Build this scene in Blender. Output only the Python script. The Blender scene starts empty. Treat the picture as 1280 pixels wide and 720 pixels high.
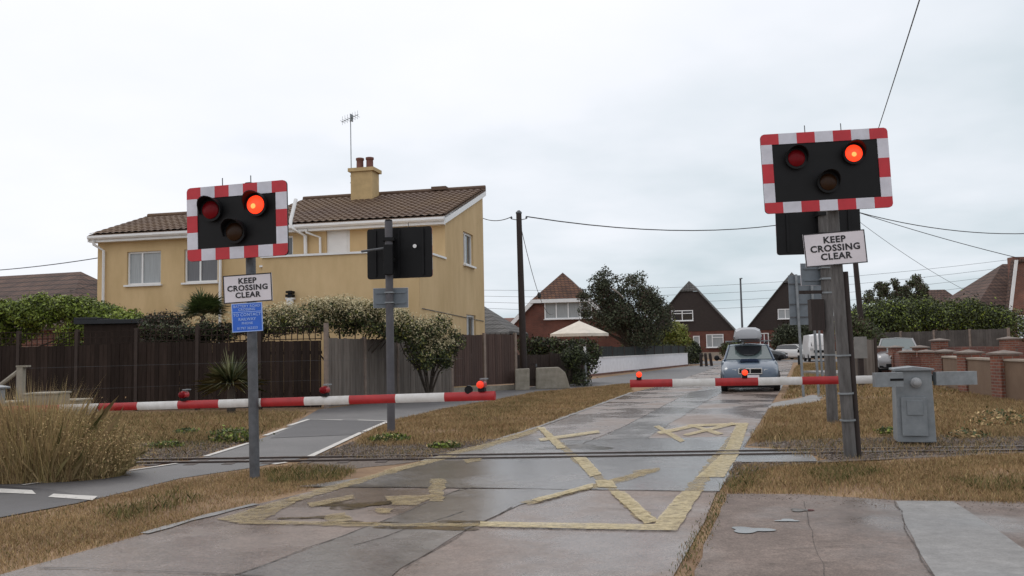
import bpy, bmesh, math, random
import numpy as np
from mathutils import Vector, Matrix
random.seed(7); RNG = np.random.default_rng(7)
R_ = math.radians
sc = bpy.context.scene
col = sc.collection
# ------------------------------------------------------------------ camera
FPX, CH, PITCH, ROLL = 1100.0, 1.4, R_(4.06), R_(1.1)
cd = bpy.data.cameras.new('camera'); cam = bpy.data.objects.new('camera', cd); col.objects.link(cam)
cd.sensor_width = 36; cd.lens = 36 * FPX / 1280; cd.clip_start = .05; cd.clip_end = 2500
CR = Matrix.Rotation(math.pi/2 + PITCH, 3, 'X') @ Matrix.Rotation(-ROLL, 3, 'Z')
cam.matrix_world = Matrix.Translation((0, 0, CH)) @ CR.to_4x4()
sc.camera = cam
# ------------------------------------------------------------------ sky, sun, exposure
SUN_EL, SUN_AZ = 48, -25      # azimuth from +Y, negative = left
w = bpy.data.worlds.new('World'); sc.world = w; w.use_nodes = True
nt = w.node_tree; N = nt.nodes; L = nt.links
for n in list(N): N.remove(n)
out = N.new('ShaderNodeOutputWorld')
sky = N.new('ShaderNodeTexSky'); sky.sky_type = 'NISHITA'; sky.sun_disc = False
sky.sun_elevation = R_(SUN_EL); sky.sun_rotation = R_(SUN_AZ)
b1 = N.new('ShaderNodeBackground'); b1.inputs[1].default_value = .06; L.new(sky.outputs[0], b1.inputs[0])
tc = N.new('ShaderNodeTexCoord')
sep = N.new('ShaderNodeSeparateXYZ'); L.new(tc.outputs['Generated'], sep.inputs[0])
# cloud deck: stretch directions so that clouds flatten towards the horizon
mz = N.new('ShaderNodeMath'); mz.operation = 'ADD'; mz.inputs[1].default_value = .18; L.new(sep.outputs['Z'], mz.inputs[0])
mx = N.new('ShaderNodeMath'); mx.operation = 'DIVIDE'; L.new(sep.outputs['X'], mx.inputs[0]); L.new(mz.outputs[0], mx.inputs[1])
my = N.new('ShaderNodeMath'); my.operation = 'DIVIDE'; L.new(sep.outputs['Y'], my.inputs[0]); L.new(mz.outputs[0], my.inputs[1])
cmb = N.new('ShaderNodeCombineXYZ'); L.new(mx.outputs[0], cmb.inputs[0]); L.new(my.outputs[0], cmb.inputs[1])
nz = N.new('ShaderNodeTexNoise'); nz.inputs['Scale'].default_value = .9; nz.inputs['Detail'].default_value = 5; nz.inputs['Roughness'].default_value = .5
L.new(cmb.outputs[0], nz.inputs['Vector'])
# elevation minus a sideways lean: the deck is thinner (whiter) up and to the left
ml = N.new('ShaderNodeMath'); ml.operation = 'MULTIPLY_ADD'; ml.inputs[1].default_value = -.28; L.new(sep.outputs['X'], ml.inputs[0]); mq = N.new('ShaderNodeMath'); mq.operation = 'SUBTRACT'; mq.inputs[1].default_value = .26; L.new(sep.outputs['Z'], mq.inputs[0]); L.new(mq.outputs[0], ml.inputs[2])
mn = N.new('ShaderNodeMath'); mn.operation = 'MULTIPLY_ADD'; mn.inputs[1].default_value = .9; L.new(nz.outputs['Fac'], mn.inputs[0]); L.new(ml.outputs[0], mn.inputs[2])
cr = N.new('ShaderNodeValToRGB'); e = cr.color_ramp.elements
e[0].position = .05; e[0].color = (.51, .60, .65, 1)
e[1].position = .72; e[1].color = (.96, .96, .985, 1)
for p, c in ((.16, (.61, .685, .735, 1)), (.29, (.74, .79, .845, 1)), (.44, (.86, .885, .94, 1))):
    q = cr.color_ramp.elements.new(p); q.color = c
L.new(mn.outputs[0], cr.inputs[0])
b2 = N.new('ShaderNodeBackground'); b2.inputs[1].default_value = 1.0; L.new(cr.outputs[0], b2.inputs[0])
mix = N.new('ShaderNodeMixShader'); mix.inputs[0].default_value = .96
L.new(b1.outputs[0], mix.inputs[1]); L.new(b2.outputs[0], mix.inputs[2]); L.new(mix.outputs[0], out.inputs[0])
sd = bpy.data.lights.new('sun', 'SUN'); sd.energy = .55; sd.angle = R_(20); sd.color = (1, .96, .9)
sun = bpy.data.objects.new('sun', sd); col.objects.link(sun)
az, el = R_(SUN_AZ), R_(SUN_EL)
sun.rotation_euler = (-Vector((math.sin(az)*math.cos(el), math.cos(az)*math.cos(el), math.sin(el)))).to_track_quat('-Z', 'Y').to_euler()
sc.view_settings.view_transform = 'Standard'; sc.view_settings.look = 'None'; sc.view_settings.gamma = 1; sc.view_settings.exposure = 0.14
sc.cycles.max_bounces = 6

# ------------------------------------------------------------------ measuring helpers: picture point -> place in the world
def ray(px, py): return CR @ Vector(((px-640)/FPX, (360-py)/FPX, -1.0))
def G(px, py, z=0.0):
    d = ray(px, py); t = (z-CH)/d.z; return Vector((d.x*t, d.y*t, z))
def D(px, py, Y):
    d = ray(px, py); t = Y/d.y; return Vector((d.x*t, Y, CH+d.z*t))
def X(px, Y): return D(px, 440, Y).x
# ------------------------------------------------------------------ materials
def hexl(r, g, b): return tuple(((c/255)/12.92 if c/255 <= .04045 else ((c/255+.055)/1.055)**2.4) for c in (r, g, b))
MATS = {}
def mat(name, c, rough=.7, var=.25, scale=3.0, c2=None, metal=0, bump=0, bscale=40, island=0, spec=None, detail=6, coat=0, wear=0, wsoft=.04, wscale=3, stretch=None, trans=0):
    if name in MATS: return MATS[name]
    m = bpy.data.materials.new(name); m.use_nodes = True; t = m.node_tree; n = t.nodes; l = t.links
    bs = n['Principled BSDF']; bs.inputs['Roughness'].default_value = rough; bs.inputs['Metallic'].default_value = metal
    if spec is not None: bs.inputs['Specular IOR Level'].default_value = spec
    if coat: bs.inputs['Coat Weight'].default_value = coat
    tcn = n.new('ShaderNodeTexCoord'); vec = tcn.outputs['Object']
    if stretch:
        mp = n.new('ShaderNodeMapping'); mp.inputs['Scale'].default_value = stretch; l.new(vec, mp.inputs[0]); vec = mp.outputs[0]
    no = n.new('ShaderNodeTexNoise'); no.inputs['Scale'].default_value = scale; no.inputs['Detail'].default_value = detail; no.inputs['Roughness'].default_value = .65
    l.new(vec, no.inputs['Vector'])
    rp = n.new('ShaderNodeValToRGB'); rp.color_ramp.elements[0].position = .3; rp.color_ramp.elements[1].position = .7
    ca = tuple(x*(1-var) for x in c); cb = tuple(min(1, x*(1+var)) for x in c) if c2 is None else c2
    if c2 is not None: ca = c
    rp.color_ramp.elements[0].color = (*ca, 1); rp.color_ramp.elements[1].color = (*cb, 1)
    l.new(no.outputs['Fac'], rp.inputs[0]); cur = rp.outputs[0]
    if island:
        ge = n.new('ShaderNodeNewGeometry'); hs = n.new('ShaderNodeHueSaturation')
        mr = n.new('ShaderNodeMapRange'); mr.inputs[3].default_value = 1-island; mr.inputs[4].default_value = 1+island
        l.new(ge.outputs['Random Per Island'], mr.inputs[0]); l.new(mr.outputs[0], hs.inputs['Value']); l.new(cur, hs.inputs['Color']); cur = hs.outputs[0]
    l.new(cur, bs.inputs['Base Color'])
    if bump:
        bn = n.new('ShaderNodeTexNoise'); bn.inputs['Scale'].default_value = bscale; bn.inputs['Detail'].default_value = 4; l.new(vec, bn.inputs['Vector'])
        bp = n.new('ShaderNodeBump'); bp.inputs['Strength'].default_value = bump; bp.inputs['Distance'].default_value = .02
        l.new(bn.outputs['Fac'], bp.inputs['Height']); l.new(bp.outputs[0], bs.inputs['Normal'])
    if trans: bs.inputs['Subsurface Weight'].default_value = 0
    if wear:
        wn = n.new('ShaderNodeTexNoise'); wn.inputs['Scale'].default_value = wscale; wn.inputs['Detail'].default_value = 10; wn.inputs['Roughness'].default_value = .75
        l.new(vec, wn.inputs['Vector'])
        wr = n.new('ShaderNodeValToRGB'); wr.color_ramp.elements[0].position = wear-wsoft; wr.color_ramp.elements[1].position = wear+wsoft
        l.new(wn.outputs['Fac'], wr.inputs[0]); tr = n.new('ShaderNodeBsdfTransparent'); ms = n.new('ShaderNodeMixShader')
        l.new(wr.outputs[0], ms.inputs[0]); l.new(tr.outputs[0], ms.inputs[1]); l.new(bs.outputs[0], ms.inputs[2])
        l.new(ms.outputs[0], n['Material Output'].inputs[0])
    MATS[name] = m; return m
def brickmat(name, c1, c2, mortar, bw=.225, bh=.075, ms=.012, rough=.85, bump=.5, flat=False, zs=1.0):
    if name in MATS: return MATS[name]
    m = bpy.data.materials.new(name); m.use_nodes = True; t = m.node_tree; n = t.nodes; l = t.links
    bs = n['Principled BSDF']; bs.inputs['Roughness'].default_value = rough
    tcn = n.new('ShaderNodeTexCoord'); sp = n.new('ShaderNodeSeparateXYZ'); l.new(tcn.outputs['Object'], sp.inputs[0])
    ad = n.new('ShaderNodeMath'); ad.operation = 'ADD'; l.new(sp.outputs[0], ad.inputs[0]); l.new(sp.outputs[1], ad.inputs[1])
    mz = n.new('ShaderNodeMath'); mz.operation = 'MULTIPLY'; mz.inputs[1].default_value = zs; l.new(sp.outputs[2], mz.inputs[0])
    cb = n.new('ShaderNodeCombineXYZ'); l.new(ad.outputs[0], cb.inputs[0]); l.new(mz.outputs[0], cb.inputs[1])
    br = n.new('ShaderNodeTexBrick'); br.inputs['Scale'].default_value = 1; br.inputs['Brick Width'].default_value = bw; br.inputs['Row Height'].default_value = bh
    br.inputs['Mortar Size'].default_value = ms; br.inputs['Mortar Smooth'].default_value = .3
    br.inputs['Color1'].default_value = (*c1, 1); br.inputs['Color2'].default_value = (*c2, 1); br.inputs['Mortar'].default_value = (*mortar, 1)
    l.new(cb.outputs[0], br.inputs['Vector'])
    no = n.new('ShaderNodeTexNoise'); no.inputs['Scale'].default_value = 1.3; no.inputs['Detail'].default_value = 7; l.new(tcn.outputs['Object'], no.inputs['Vector'])
    mr = n.new('ShaderNodeMapRange'); mr.inputs[1].default_value = .25; mr.inputs[2].default_value = .75; mr.inputs[3].default_value = .65; mr.inputs[4].default_value = 1.3
    l.new(no.outputs['Fac'], mr.inputs[0]); hs = n.new('ShaderNodeHueSaturation'); l.new(mr.outputs[0], hs.inputs['Value']); l.new(br.outputs['Color'], hs.inputs['Color'])
    l.new(hs.outputs[0], bs.inputs['Base Color'])
    bp = n.new('ShaderNodeBump'); bp.inputs['Strength'].default_value = bump; bp.inputs['Distance'].default_value = .01; bp.invert = True
    l.new(br.outputs['Fac'], bp.inputs['Height']); l.new(bp.outputs[0], bs.inputs['Normal'])
    MATS[name] = m; return m
def concretemat(name, c, c2, wet=.5, speck=.3, rlo=.25, rhi=.8, ws=.45, stain=(.09, .07, .055), stamt=.35):
    """Weathered concrete: aggregate speckle, cloudy stains and damp, smoother areas."""
    m = bpy.data.materials.new(name); m.use_nodes = True; t = m.node_tree; n = t.nodes; l = t.links
    bs = n['Principled BSDF']; tcn = n.new('ShaderNodeTexCoord'); v = tcn.outputs['Object']
    def noise(s, d=8, r=.65):
        x = n.new('ShaderNodeTexNoise'); x.inputs['Scale'].default_value = s; x.inputs['Detail'].default_value = d; x.inputs['Roughness'].default_value = r
        l.new(v, x.inputs['Vector']); return x.outputs['Fac']
    def ramp(src, a, b, ca, cb):
        r = n.new('ShaderNodeValToRGB'); r.color_ramp.elements[0].position = a; r.color_ramp.elements[1].position = b
        r.color_ramp.elements[0].color = (*ca, 1); r.color_ramp.elements[1].color = (*cb, 1); l.new(src, r.inputs[0]); return r.outputs[0]
    base = ramp(noise(.9), .32, .68, c, c2)
    sp = ramp(noise(70, 3, .8), .35, .7, (1-speck,)*3, (1+speck,)*3)
    mu = n.new('ShaderNodeMix'); mu.data_type = 'RGBA'; mu.blend_type = 'MULTIPLY'; mu.inputs[0].default_value = 1; mu.clamp_result = False
    l.new(base, mu.inputs[6]); l.new(sp, mu.inputs[7])
    mid = ramp(noise(4.5, 10, .75), .3, .7, (.68,)*3, (1.2,)*3)
    mid2 = ramp(noise(22, 6, .8), .3, .72, (1-speck*.8,)*3, (1+speck*.7,)*3)
    m4 = n.new('ShaderNodeMix'); m4.data_type = 'RGBA'; m4.blend_type = 'MULTIPLY'; m4.inputs[0].default_value = 1; l.new(mu.outputs[2], m4.inputs[6]); l.new(mid2, m4.inputs[7]); mu = m4
    m3 = n.new('ShaderNodeMix'); m3.data_type = 'RGBA'; m3.blend_type = 'MULTIPLY'; m3.inputs[0].default_value = 1
    l.new(mu.outputs[2], m3.inputs[6]); l.new(mid, m3.inputs[7])
    st = n.new('ShaderNodeMapRange'); st.inputs[1].default_value = .56; st.inputs[2].default_value = .72; st.inputs[4].default_value = stamt; l.new(noise(1.7, 10, .7), st.inputs[0])
    m2 = n.new('ShaderNodeMix'); m2.data_type = 'RGBA'; l.new(st.outputs[0], m2.inputs[0]); l.new(m3.outputs[2], m2.inputs[6]); m2.inputs[7].default_value = (*stain, 1)
    wr = n.new('ShaderNodeMapRange'); wr.inputs[1].default_value = wet-.08; wr.inputs[2].default_value = wet+.08; wr.inputs[3].default_value = rhi; wr.inputs[4].default_value = rlo
    wn = noise(ws, 9, .6); l.new(wn, wr.inputs[0]); l.new(wr.outputs[0], bs.inputs['Roughness'])
    wd_ = ramp(wn, wet-.07, wet+.07, (1.06,)*3, (.74,)*3); m5 = n.new('ShaderNodeMix'); m5.data_type = 'RGBA'; m5.blend_type = 'MULTIPLY'; m5.inputs[0].default_value = 1
    l.new(m2.outputs[2], m5.inputs[6]); l.new(wd_, m5.inputs[7]); l.new(m5.outputs[2], bs.inputs['Base Color'])
    bp = n.new('ShaderNodeBump'); bp.inputs['Strength'].default_value = .3; bp.inputs['Distance'].default_value = .006
    l.new(noise(55, 3, .7), bp.inputs['Height']); l.new(bp.outputs[0], bs.inputs['Normal'])
    MATS[name] = m; return m
def emit(name, c, s):
    m = bpy.data.materials.new(name); m.use_nodes = True; bs = m.node_tree.nodes['Principled BSDF']
    bs.inputs['Base Color'].default_value = (*c, 1); bs.inputs['Emission Color'].default_value = (*c, 1); bs.inputs['Emission Strength'].default_value = s
    MATS[name] = m; return m
M_white = mat('white_upvc', (.78, .78, .78), .4, .06, 2)
M_whitep = mat('white_paint', (.74, .73, .73), .6, .14, 4, bump=.1)
M_plate = mat('white_reflective_plate', (.72, .68, .72), .45, .06, 3)
M_red = mat('red_reflective', (.50, .020, .032), .45, .12, 6)
M_rwhite = mat('white_reflective', (.54, .54, .60), .45, .07, 5, c2=(.70, .70, .78))
M_armred = mat('arm_red_paint', (.40, .022, .026), .4, .22, 7)
M_armwhite = mat('arm_white_paint', (.58, .56, .53), .5, .12, 9, c2=(.76, .75, .74))
M_black = mat('black_paint', (.006, .006, .007), .55, .3, 3, spec=.25)
M_letter = mat('black_lettering', (.012, .012, .015), .6, .1)
M_blue = mat('blue_notice', (.02, .13, .62), .45, .1, 4)
M_bluelet = mat('pale_lettering', (.35, .5, .85), .5, .05)
M_galv = mat('galvanised_steel', (.23, .25, .265), .5, .25, 6, metal=.25, bump=.05)
M_galvd = mat('dull_grey_steel', (.10, .105, .115), .6, .35, 9, metal=.15, bump=.1)
M_postw = mat('weathered_post', (.055, .050, .048), .75, .4, 6, c2=(.145, .138, .135), bump=.3, stretch=(3, 3, .5))
M_sheetback = mat('sheet_back_grey', (.155, .18, .205), .55, .15, 5, metal=.1)
M_cast = mat('grey_machine_paint', (.17, .19, .205), .5, .12, 6, c2=(.25, .27, .285), bump=.08)
M_glass = mat('window_glass', (.06, .065, .07), .08, .2, 1, spec=.8)
M_curtain = mat('net_curtain_glass', (.33, .35, .36), .18, .18, 3, stretch=(9, 9, .4))
M_dglass = mat('dark_glass', (.02, .022, .025), .06, .2, 1, spec=.8)
M_render = mat('yellow_render', (.50, .355, .18), .85, .1, 1.3, c2=(.64, .47, .26), bump=.15, bscale=60, detail=12, stretch=(1, 1, .35))
M_chim = mat('chimney_render', (.50, .36, .18), .85, .15, 3)
M_pantile = mat('brown_pantile', (.10, .060, .045), .8, .3, .5, c2=(.15, .092, .05), bump=.2, bscale=20)
M_terra = mat('terracotta', (.15, .055, .04), .7, .25, 8)
M_brick = brickmat('red_brick', (.23, .075, .045), (.15, .05, .035), (.2, .16, .13))
M_brickd = brickmat('dark_red_brick', (.20, .065, .045), (.12, .045, .04), (.15, .12, .1))
M_brickh = brickmat('house_red_brick', (.17, .05, .033), (.12, .036, .026), (.13, .08, .06))
M_tileb = brickmat('brown_roof_tiles', (.13, .075, .055), (.085, .05, .042), (.035, .022, .018), .3, .24, .03, bump=.9)
M_tiler = brickmat('mossy_red_brown_tiles', (.16, .075, .04), (.11, .052, .035), (.04, .02, .015), .3, .2, .03, bump=.9)
M_tileg = brickmat('grey_roof_tiles', (.12, .115, .11), (.085, .08, .08), (.035, .033, .03), .3, .24, .03, bump=.9)
M_tilered = brickmat('pale_red_roof_tiles', (.24, .12, .09), (.19, .10, .08), (.08, .05, .04), .3, .24, .03)
M_clad = mat('dark_brown_cladding', (.030, .020, .017), .75, .3, 3, stretch=(1, 1, 8))
M_fdark = mat('creosoted_boards', (.020, .013, .010), .85, .35, 2.5, c2=(.036, .025, .021), island=.3, stretch=(4, 4, .6), bump=.25, spec=.15)
M_fgrey = mat('silvered_boards', (.105, .085, .072), .85, .3, 2, c2=(.17, .145, .125), island=.2, stretch=(5, 5, .7), bump=.25)
M_fbrown = mat('brown_stained_boards', (.060, .034, .027), .8, .3, 2, c2=(.085, .052, .042), island=.2, stretch=(5, 5, .7), bump=.25)
M_fpost = mat('pale_fence_post', (.22, .17, .14), .8, .25, 6)
M_fpostd = mat('dark_fence_post', (.035, .022, .017), .8, .25, 6)
M_pole = mat('tarred_wooden_pole', (.028, .019, .017), .8, .35, 5, stretch=(5, 5, .5))
M_conc = mat('old_concrete_block', (.20, .18, .14), .9, .3, 5, c2=(.34, .31, .26), bump=.4)
M_concr = mat('pale_render_base', (.34, .29, .24), .9, .15, 5)
M_bark = mat('bark', (.055, .042, .032), .9, .3, 12, bump=.4)
M_barkp = mat('pale_bark', (.26, .23, .20), .8, .3, 8)
M_leafd = mat('dark_evergreen_leaves', (.05, .064, .034), .75, .35, .8, c2=(.10, .105, .066), island=.5, spec=.25)
M_leafm = mat('mid_green_leaves', (.045, .066, .018), .65, .35, 1.2, c2=(.085, .10, .03), island=.5)
M_leafb = mat('bright_green_leaves', (.12, .175, .02), .6, .3, 1.5, c2=(.23, .28, .04), island=.5)
M_leafy = mat('yellow_green_leaves', (.15, .16, .03), .6, .3, 1.5, c2=(.26, .25, .06), island=.45)
M_leafdk = mat('deep_green_leaves', (.014, .020, .008), .7, .3, 1.5, c2=(.03, .038, .013), island=.5)  # very dark green leaf colour, mixed in at random
M_leafr = mat('reddish_twig_leaves', (.05, .028, .02), .8, .3, 1.5, c2=(.07, .045, .03), island=.5)
M_blossom = mat('cream_blossom', (.42, .35, .19), .7, .2, 4, c2=(.62, .55, .36), island=.3)
M_straw = mat('dry_grass_blades', (.25, .16, .082), .85, .3, 1.1, c2=(.49, .345, .19), island=.35, spec=.2)
M_straw2 = mat('tuft_grass_blades', (.40, .275, .135), .85, .3, 1.2, c2=(.58, .45, .24), island=.35, spec=.2)
M_gblade = mat('green_grass_blades', (.11, .12, .035), .8, .3, .9, c2=(.20, .18, .07), island=.4, spec=.2)
M_soil = mat('dry_turf', (.15, .088, .05), .95, .3, 1.3, c2=(.33, .215, .12), bump=.8, bscale=25, detail=12)
M_grav = mat('ballast', (.085, .062, .05), .9, .4, 22, c2=(.20, .165, .14), bump=1.0, bscale=35, detail=3)
M_asph = mat('grey_asphalt', (.10, .097, .10), .6, .2, 1.2, c2=(.145, .14, .142), bump=.4, bscale=120, detail=10)
M_asphd = mat('dark_asphalt', (.048, .047, .052), .55, .2, 1.5, c2=(.075, .073, .08), bump=.4, bscale=120, detail=10)
M_mark = mat('white_road_paint', (.55, .53, .50), .7, .15, 4, wear=.36, wscale=9)
M_yel = mat('faded_yellow_paint', (.42, .335, .17), .6, .2, 3, c2=(.56, .465, .275), wear=.43, wsoft=.20, wscale=16)
M_yelw = mat('worn_yellow_paint', (.30, .215, .09), .65, .2, 3, c2=(.40, .32, .18), wear=.50, wsoft=.22, wscale=8)
M_crack = mat('crack_dirt', (.085, .072, .065), .9, .3, 5, wear=.46, wsoft=.12, wscale=8)
M_gap = mat('gap_dark', (.035, .030, .027), .9, .3, 5)
M_mud = mat('mud_stain', (.060, .042, .022), .15, .3, 3, wear=.47, wsoft=.09, wscale=3.5)
M_rail = mat('rail_steel', (.20, .17, .16), .35, .3, 10, metal=.6)
M_railr = mat('rusty_rail', (.045, .028, .022), .7, .3, 10)
M_cloth = mat('cream_canvas', (.66, .60, .52), .85, .12, 2)
M_bluecar = mat('slate_blue_car_paint', (.065, .098, .145), .3, .06, 2, coat=.5)
M_whitecar = mat('white_car_paint', (.62, .62, .62), .35, .06, 2, coat=.3)
M_darkcar = mat('dark_car_paint', (.03, .035, .04), .3, .06, 2, coat=.4)
M_silver = mat('silver_car_paint', (.27, .27, .28), .3, .06, 2, metal=.3, coat=.4)
M_box = mat('roof_box_silver', (.34, .35, .37), .4, .05, 2)
M_tyre = mat('tyre_rubber', (.012, .012, .012), .8, .2, 8)
M_chrome = mat('chrome', (.7, .7, .7), .15, .05, 2, metal=1)
M_lamp = mat('headlamp_glass', (.45, .47, .48), .12, .1, 6, spec=.8)
M_wire = mat('cable_black', (.02, .02, .022), .6, .1)
M_wiref = mat('cable_grey', (.12, .14, .15), .6, .1)
M_litred = emit('lit_red_lens', (1.0, .045, .012), 1.3)
M_dimred = emit('dim_red_lens', (.8, .04, .012), .5)
M_lithot = emit('lit_red_core', (1.0, .2, .05), 2.2)
M_offred = mat('unlit_red_lens', (.16, .003, .007), .4, .2, 4, spec=.15)
M_offamb = mat('unlit_amber_lens', (.03, .012, .004), .4, .2, 4, spec=.2)
M_slab = concretemat('crossing_slab_concrete', (.160, .149, .143), (.235, .222, .214), wet=.42, speck=.16, rlo=.10, rhi=.42, stain=(.13, .11, .09), stamt=.5)
M_road = concretemat('road_concrete', (.195, .146, .122), (.29, .227, .194), wet=.47, speck=.36, rlo=.13, rhi=.6)
M_patch = concretemat('patch_concrete', (.168, .150, .138), (.243, .221, .206), wet=.44, speck=.18, rlo=.12, rhi=.45)
M_apron = concretemat('apron_concrete', (.135, .10, .085), (.235, .185, .158), wet=.55, speck=.36, rlo=.2, rhi=.8, stamt=.5)
M_pale = concretemat('pale_concrete', (.21, .205, .20), (.28, .272, .265), wet=.6, speck=.14, rlo=.35, rhi=.75, stamt=.15)
M_puddle = mat('puddle_water', (.10, .095, .09), .04, .1, 3, spec=.9)
# ------------------------------------------------------------------ mesh helpers
class MB:
    """Collects geometry, links it as ONE mesh object."""
    def __init__(s): s.v = []; s.f = []; s.mi = []; s.m = 0; s.T = Matrix.Identity(4)
    def add(s, vs, fs):
        b = len(s.v); s.v += [tuple(s.T @ Vector(v)) for v in vs]
        for f in fs: s.f.append([b+i for i in f]); s.mi.append(s.m)
        return s
    def box(s, x0, x1, y0, y1, z0, z1):
        vs = [(x, y, z) for z in (z0, z1) for x, y in ((x0, y0), (x1, y0), (x1, y1), (x0, y1))]
        return s.add(vs, [(3, 2, 1, 0), (4, 5, 6, 7), (0, 1, 5, 4), (1, 2, 6, 5), (2, 3, 7, 6), (3, 0, 4, 7)])
    def prism(s, pts, z0, z1):
        n = len(pts); vs = [(x, y, z0) for x, y in pts] + [(x, y, z1) for x, y in pts]
        return s.add(vs, [tuple(range(n-1, -1, -1)), tuple(range(n, 2*n))] + [(i, (i+1) % n, n+(i+1) % n, n+i) for i in range(n)])
    def prism_y(s, pts, y0, y1):
        """pts in x,z (counter-clockwise seen from -y), extruded from y0 to y1"""
        n = len(pts); vs = [(x, y0, z) for x, z in pts] + [(x, y1, z) for x, z in pts]
        return s.add(vs, [tuple(range(n)), tuple(range(2*n-1, n-1, -1))] + [((i+1) % n, i, n+i, n+(i+1) % n) for i in range(n)])
    def prism_x(s, pts, x0, x1):
        n = len(pts); vs = [(x0, y, z) for y, z in pts] + [(x1, y, z) for y, z in pts]
        return s.add(vs, [tuple(range(n-1, -1, -1)), tuple(range(n, 2*n))] + [(i, (i+1) % n, n+(i+1) % n, n+i) for i in range(n)])
    def tube(s, pts, r, n=8, cap=True):
        pts = [Vector(p) for p in pts]; rs = r if isinstance(r, (list, tuple)) else [r]*len(pts)
        vs = []; prev = None
        for i, p in enumerate(pts):
            d = (pts[min(i+1, len(pts)-1)] - pts[max(i-1, 0)]).normalized()
            if prev is None:
                a = d.orthogonal().normalized()
            else: a = (prev - d*prev.dot(d)).normalized()
            prev = a; b = d.cross(a)
            for k in range(n):
                t = 2*math.pi*k/n; vs.append(tuple(p + (a*math.cos(t) + b*math.sin(t))*rs[i]))
        fs = [(i*n+k, i*n+(k+1) % n, (i+1)*n+(k+1) % n, (i+1)*n+k) for i in range(len(pts)-1) for k in range(n)]
        if cap: fs += [tuple(range(n-1, -1, -1)), tuple((len(pts)-1)*n+k for k in range(n))]
        return s.add(vs, fs)
    def lathe(s, prof, c, n=16, axis='z'):
        """prof: (radius, height) pairs round an axis through c"""
        vs = []; c = Vector(c)
        for r, h in prof:
            for k in range(n):
                t = 2*math.pi*k/n; a, b = r*math.cos(t), r*math.sin(t)
                vs.append(tuple(c + Vector({'z': (a, b, h), 'y': (a, h, b), 'x': (h, a, b)}[axis])))
        m = len(prof); fs = [(i*n+k, i*n+(k+1) % n, (i+1)*n+(k+1) % n, (i+1)*n+k) for i in range(m-1) for k in range(n)]
        fs += [tuple(range(n-1, -1, -1)), tuple((m-1)*n+k for k in range(n))]
        return s.add(vs, fs)
    def build(s, name, mats, parent=None, smooth=False, bevel=0, fix=True):
        me = bpy.data.meshes.new(name); me.from_pydata(s.v, [], s.f)
        mats = mats if isinstance(mats, (list, tuple)) else [mats]
        for m in mats: me.materials.append(m)
        if len(mats) > 1: me.polygons.foreach_set('material_index', s.mi)
        if fix:
            bm = bmesh.new(); bm.from_mesh(me); bmesh.ops.recalc_face_normals(bm, faces=bm.faces)
            if bevel: bmesh.ops.bevel(bm, geom=[e for e in bm.edges if len(e.link_faces) == 2 and e.calc_face_angle(0) > .5], offset=bevel, segments=2, profile=.6, affect='EDGES')
            bm.to_mesh(me); bm.free()
        if smooth:
            me.polygons.foreach_set('use_smooth', [True]*len(me.polygons))
            try: me.set_sharp_from_angle(angle=R_(38))
            except Exception: pass
        me.update()
        o = bpy.data.objects.new(name, me); col.objects.link(o)
        if parent: o.parent = parent
        return o
def tag(o, label=None, cat=None, group=None, kind=None):
    if label: o['label'] = label
    if cat: o['category'] = cat
    if group: o['group'] = group
    if kind: o['kind'] = kind
    return o
def empty(name, loc, label, cat, rz=0, group=None, rot=None):
    o = bpy.data.objects.new(name, None); col.objects.link(o); o.location = loc
    o.rotation_euler = rot if rot else (0, 0, rz); o.empty_display_size = .2
    return tag(o, label, cat, group)
def polymesh(name, V, faces_n, m, parent=None, smooth=False, mi=None, mats=None):
    """fast mesh from array V (k*n,3) made of separate n-gons"""
    k = len(V)//faces_n; me = bpy.data.meshes.new(name)
    me.vertices.add(len(V)); me.vertices.foreach_set('co', np.ascontiguousarray(V, dtype=np.float32).ravel())
    me.loops.add(len(V)); me.loops.foreach_set('vertex_index', np.arange(len(V), dtype=np.int32))
    me.polygons.add(k); me.polygons.foreach_set('loop_start', np.arange(k, dtype=np.int32)*faces_n); me.polygons.foreach_set('loop_total', np.full(k, faces_n, dtype=np.int32))
    for x in (mats or [m]): me.materials.append(x)
    if mi is not None: me.polygons.foreach_set('material_index', mi.astype(np.int32))
    me.update(calc_edges=True); me.validate()
    o = bpy.data.objects.new(name, me); col.objects.link(o)
    if parent: o.parent = parent
    return o
def text(body, size, m, parent, loc, name='lettering', bold=.0, xs=1.0, spacing=1.05, line=1.0, rot=(math.pi/2, 0, 0)):
    cu = bpy.data.curves.new(name, 'FONT'); cu.body = body; cu.size = size; cu.align_x = 'CENTER'; cu.align_y = 'CENTER'
    cu.extrude = .0012; cu.offset = bold; cu.space_character = spacing; cu.space_line = line; cu.resolution_u = 3
    t = bpy.data.objects.new('tmp', cu); col.objects.link(t); dg = bpy.context.evaluated_depsgraph_get()
    me = bpy.data.meshes.new_from_object(t.evaluated_get(dg)); bpy.data.objects.remove(t); me.name = name
    me.materials.clear(); me.materials.append(m)
    me.transform(Matrix.Diagonal((xs, 1, 1, 1)))
    o = bpy.data.objects.new(name, me); col.objects.link(o); o.location = loc; o.rotation_euler = rot; o.parent = parent; return o
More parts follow.
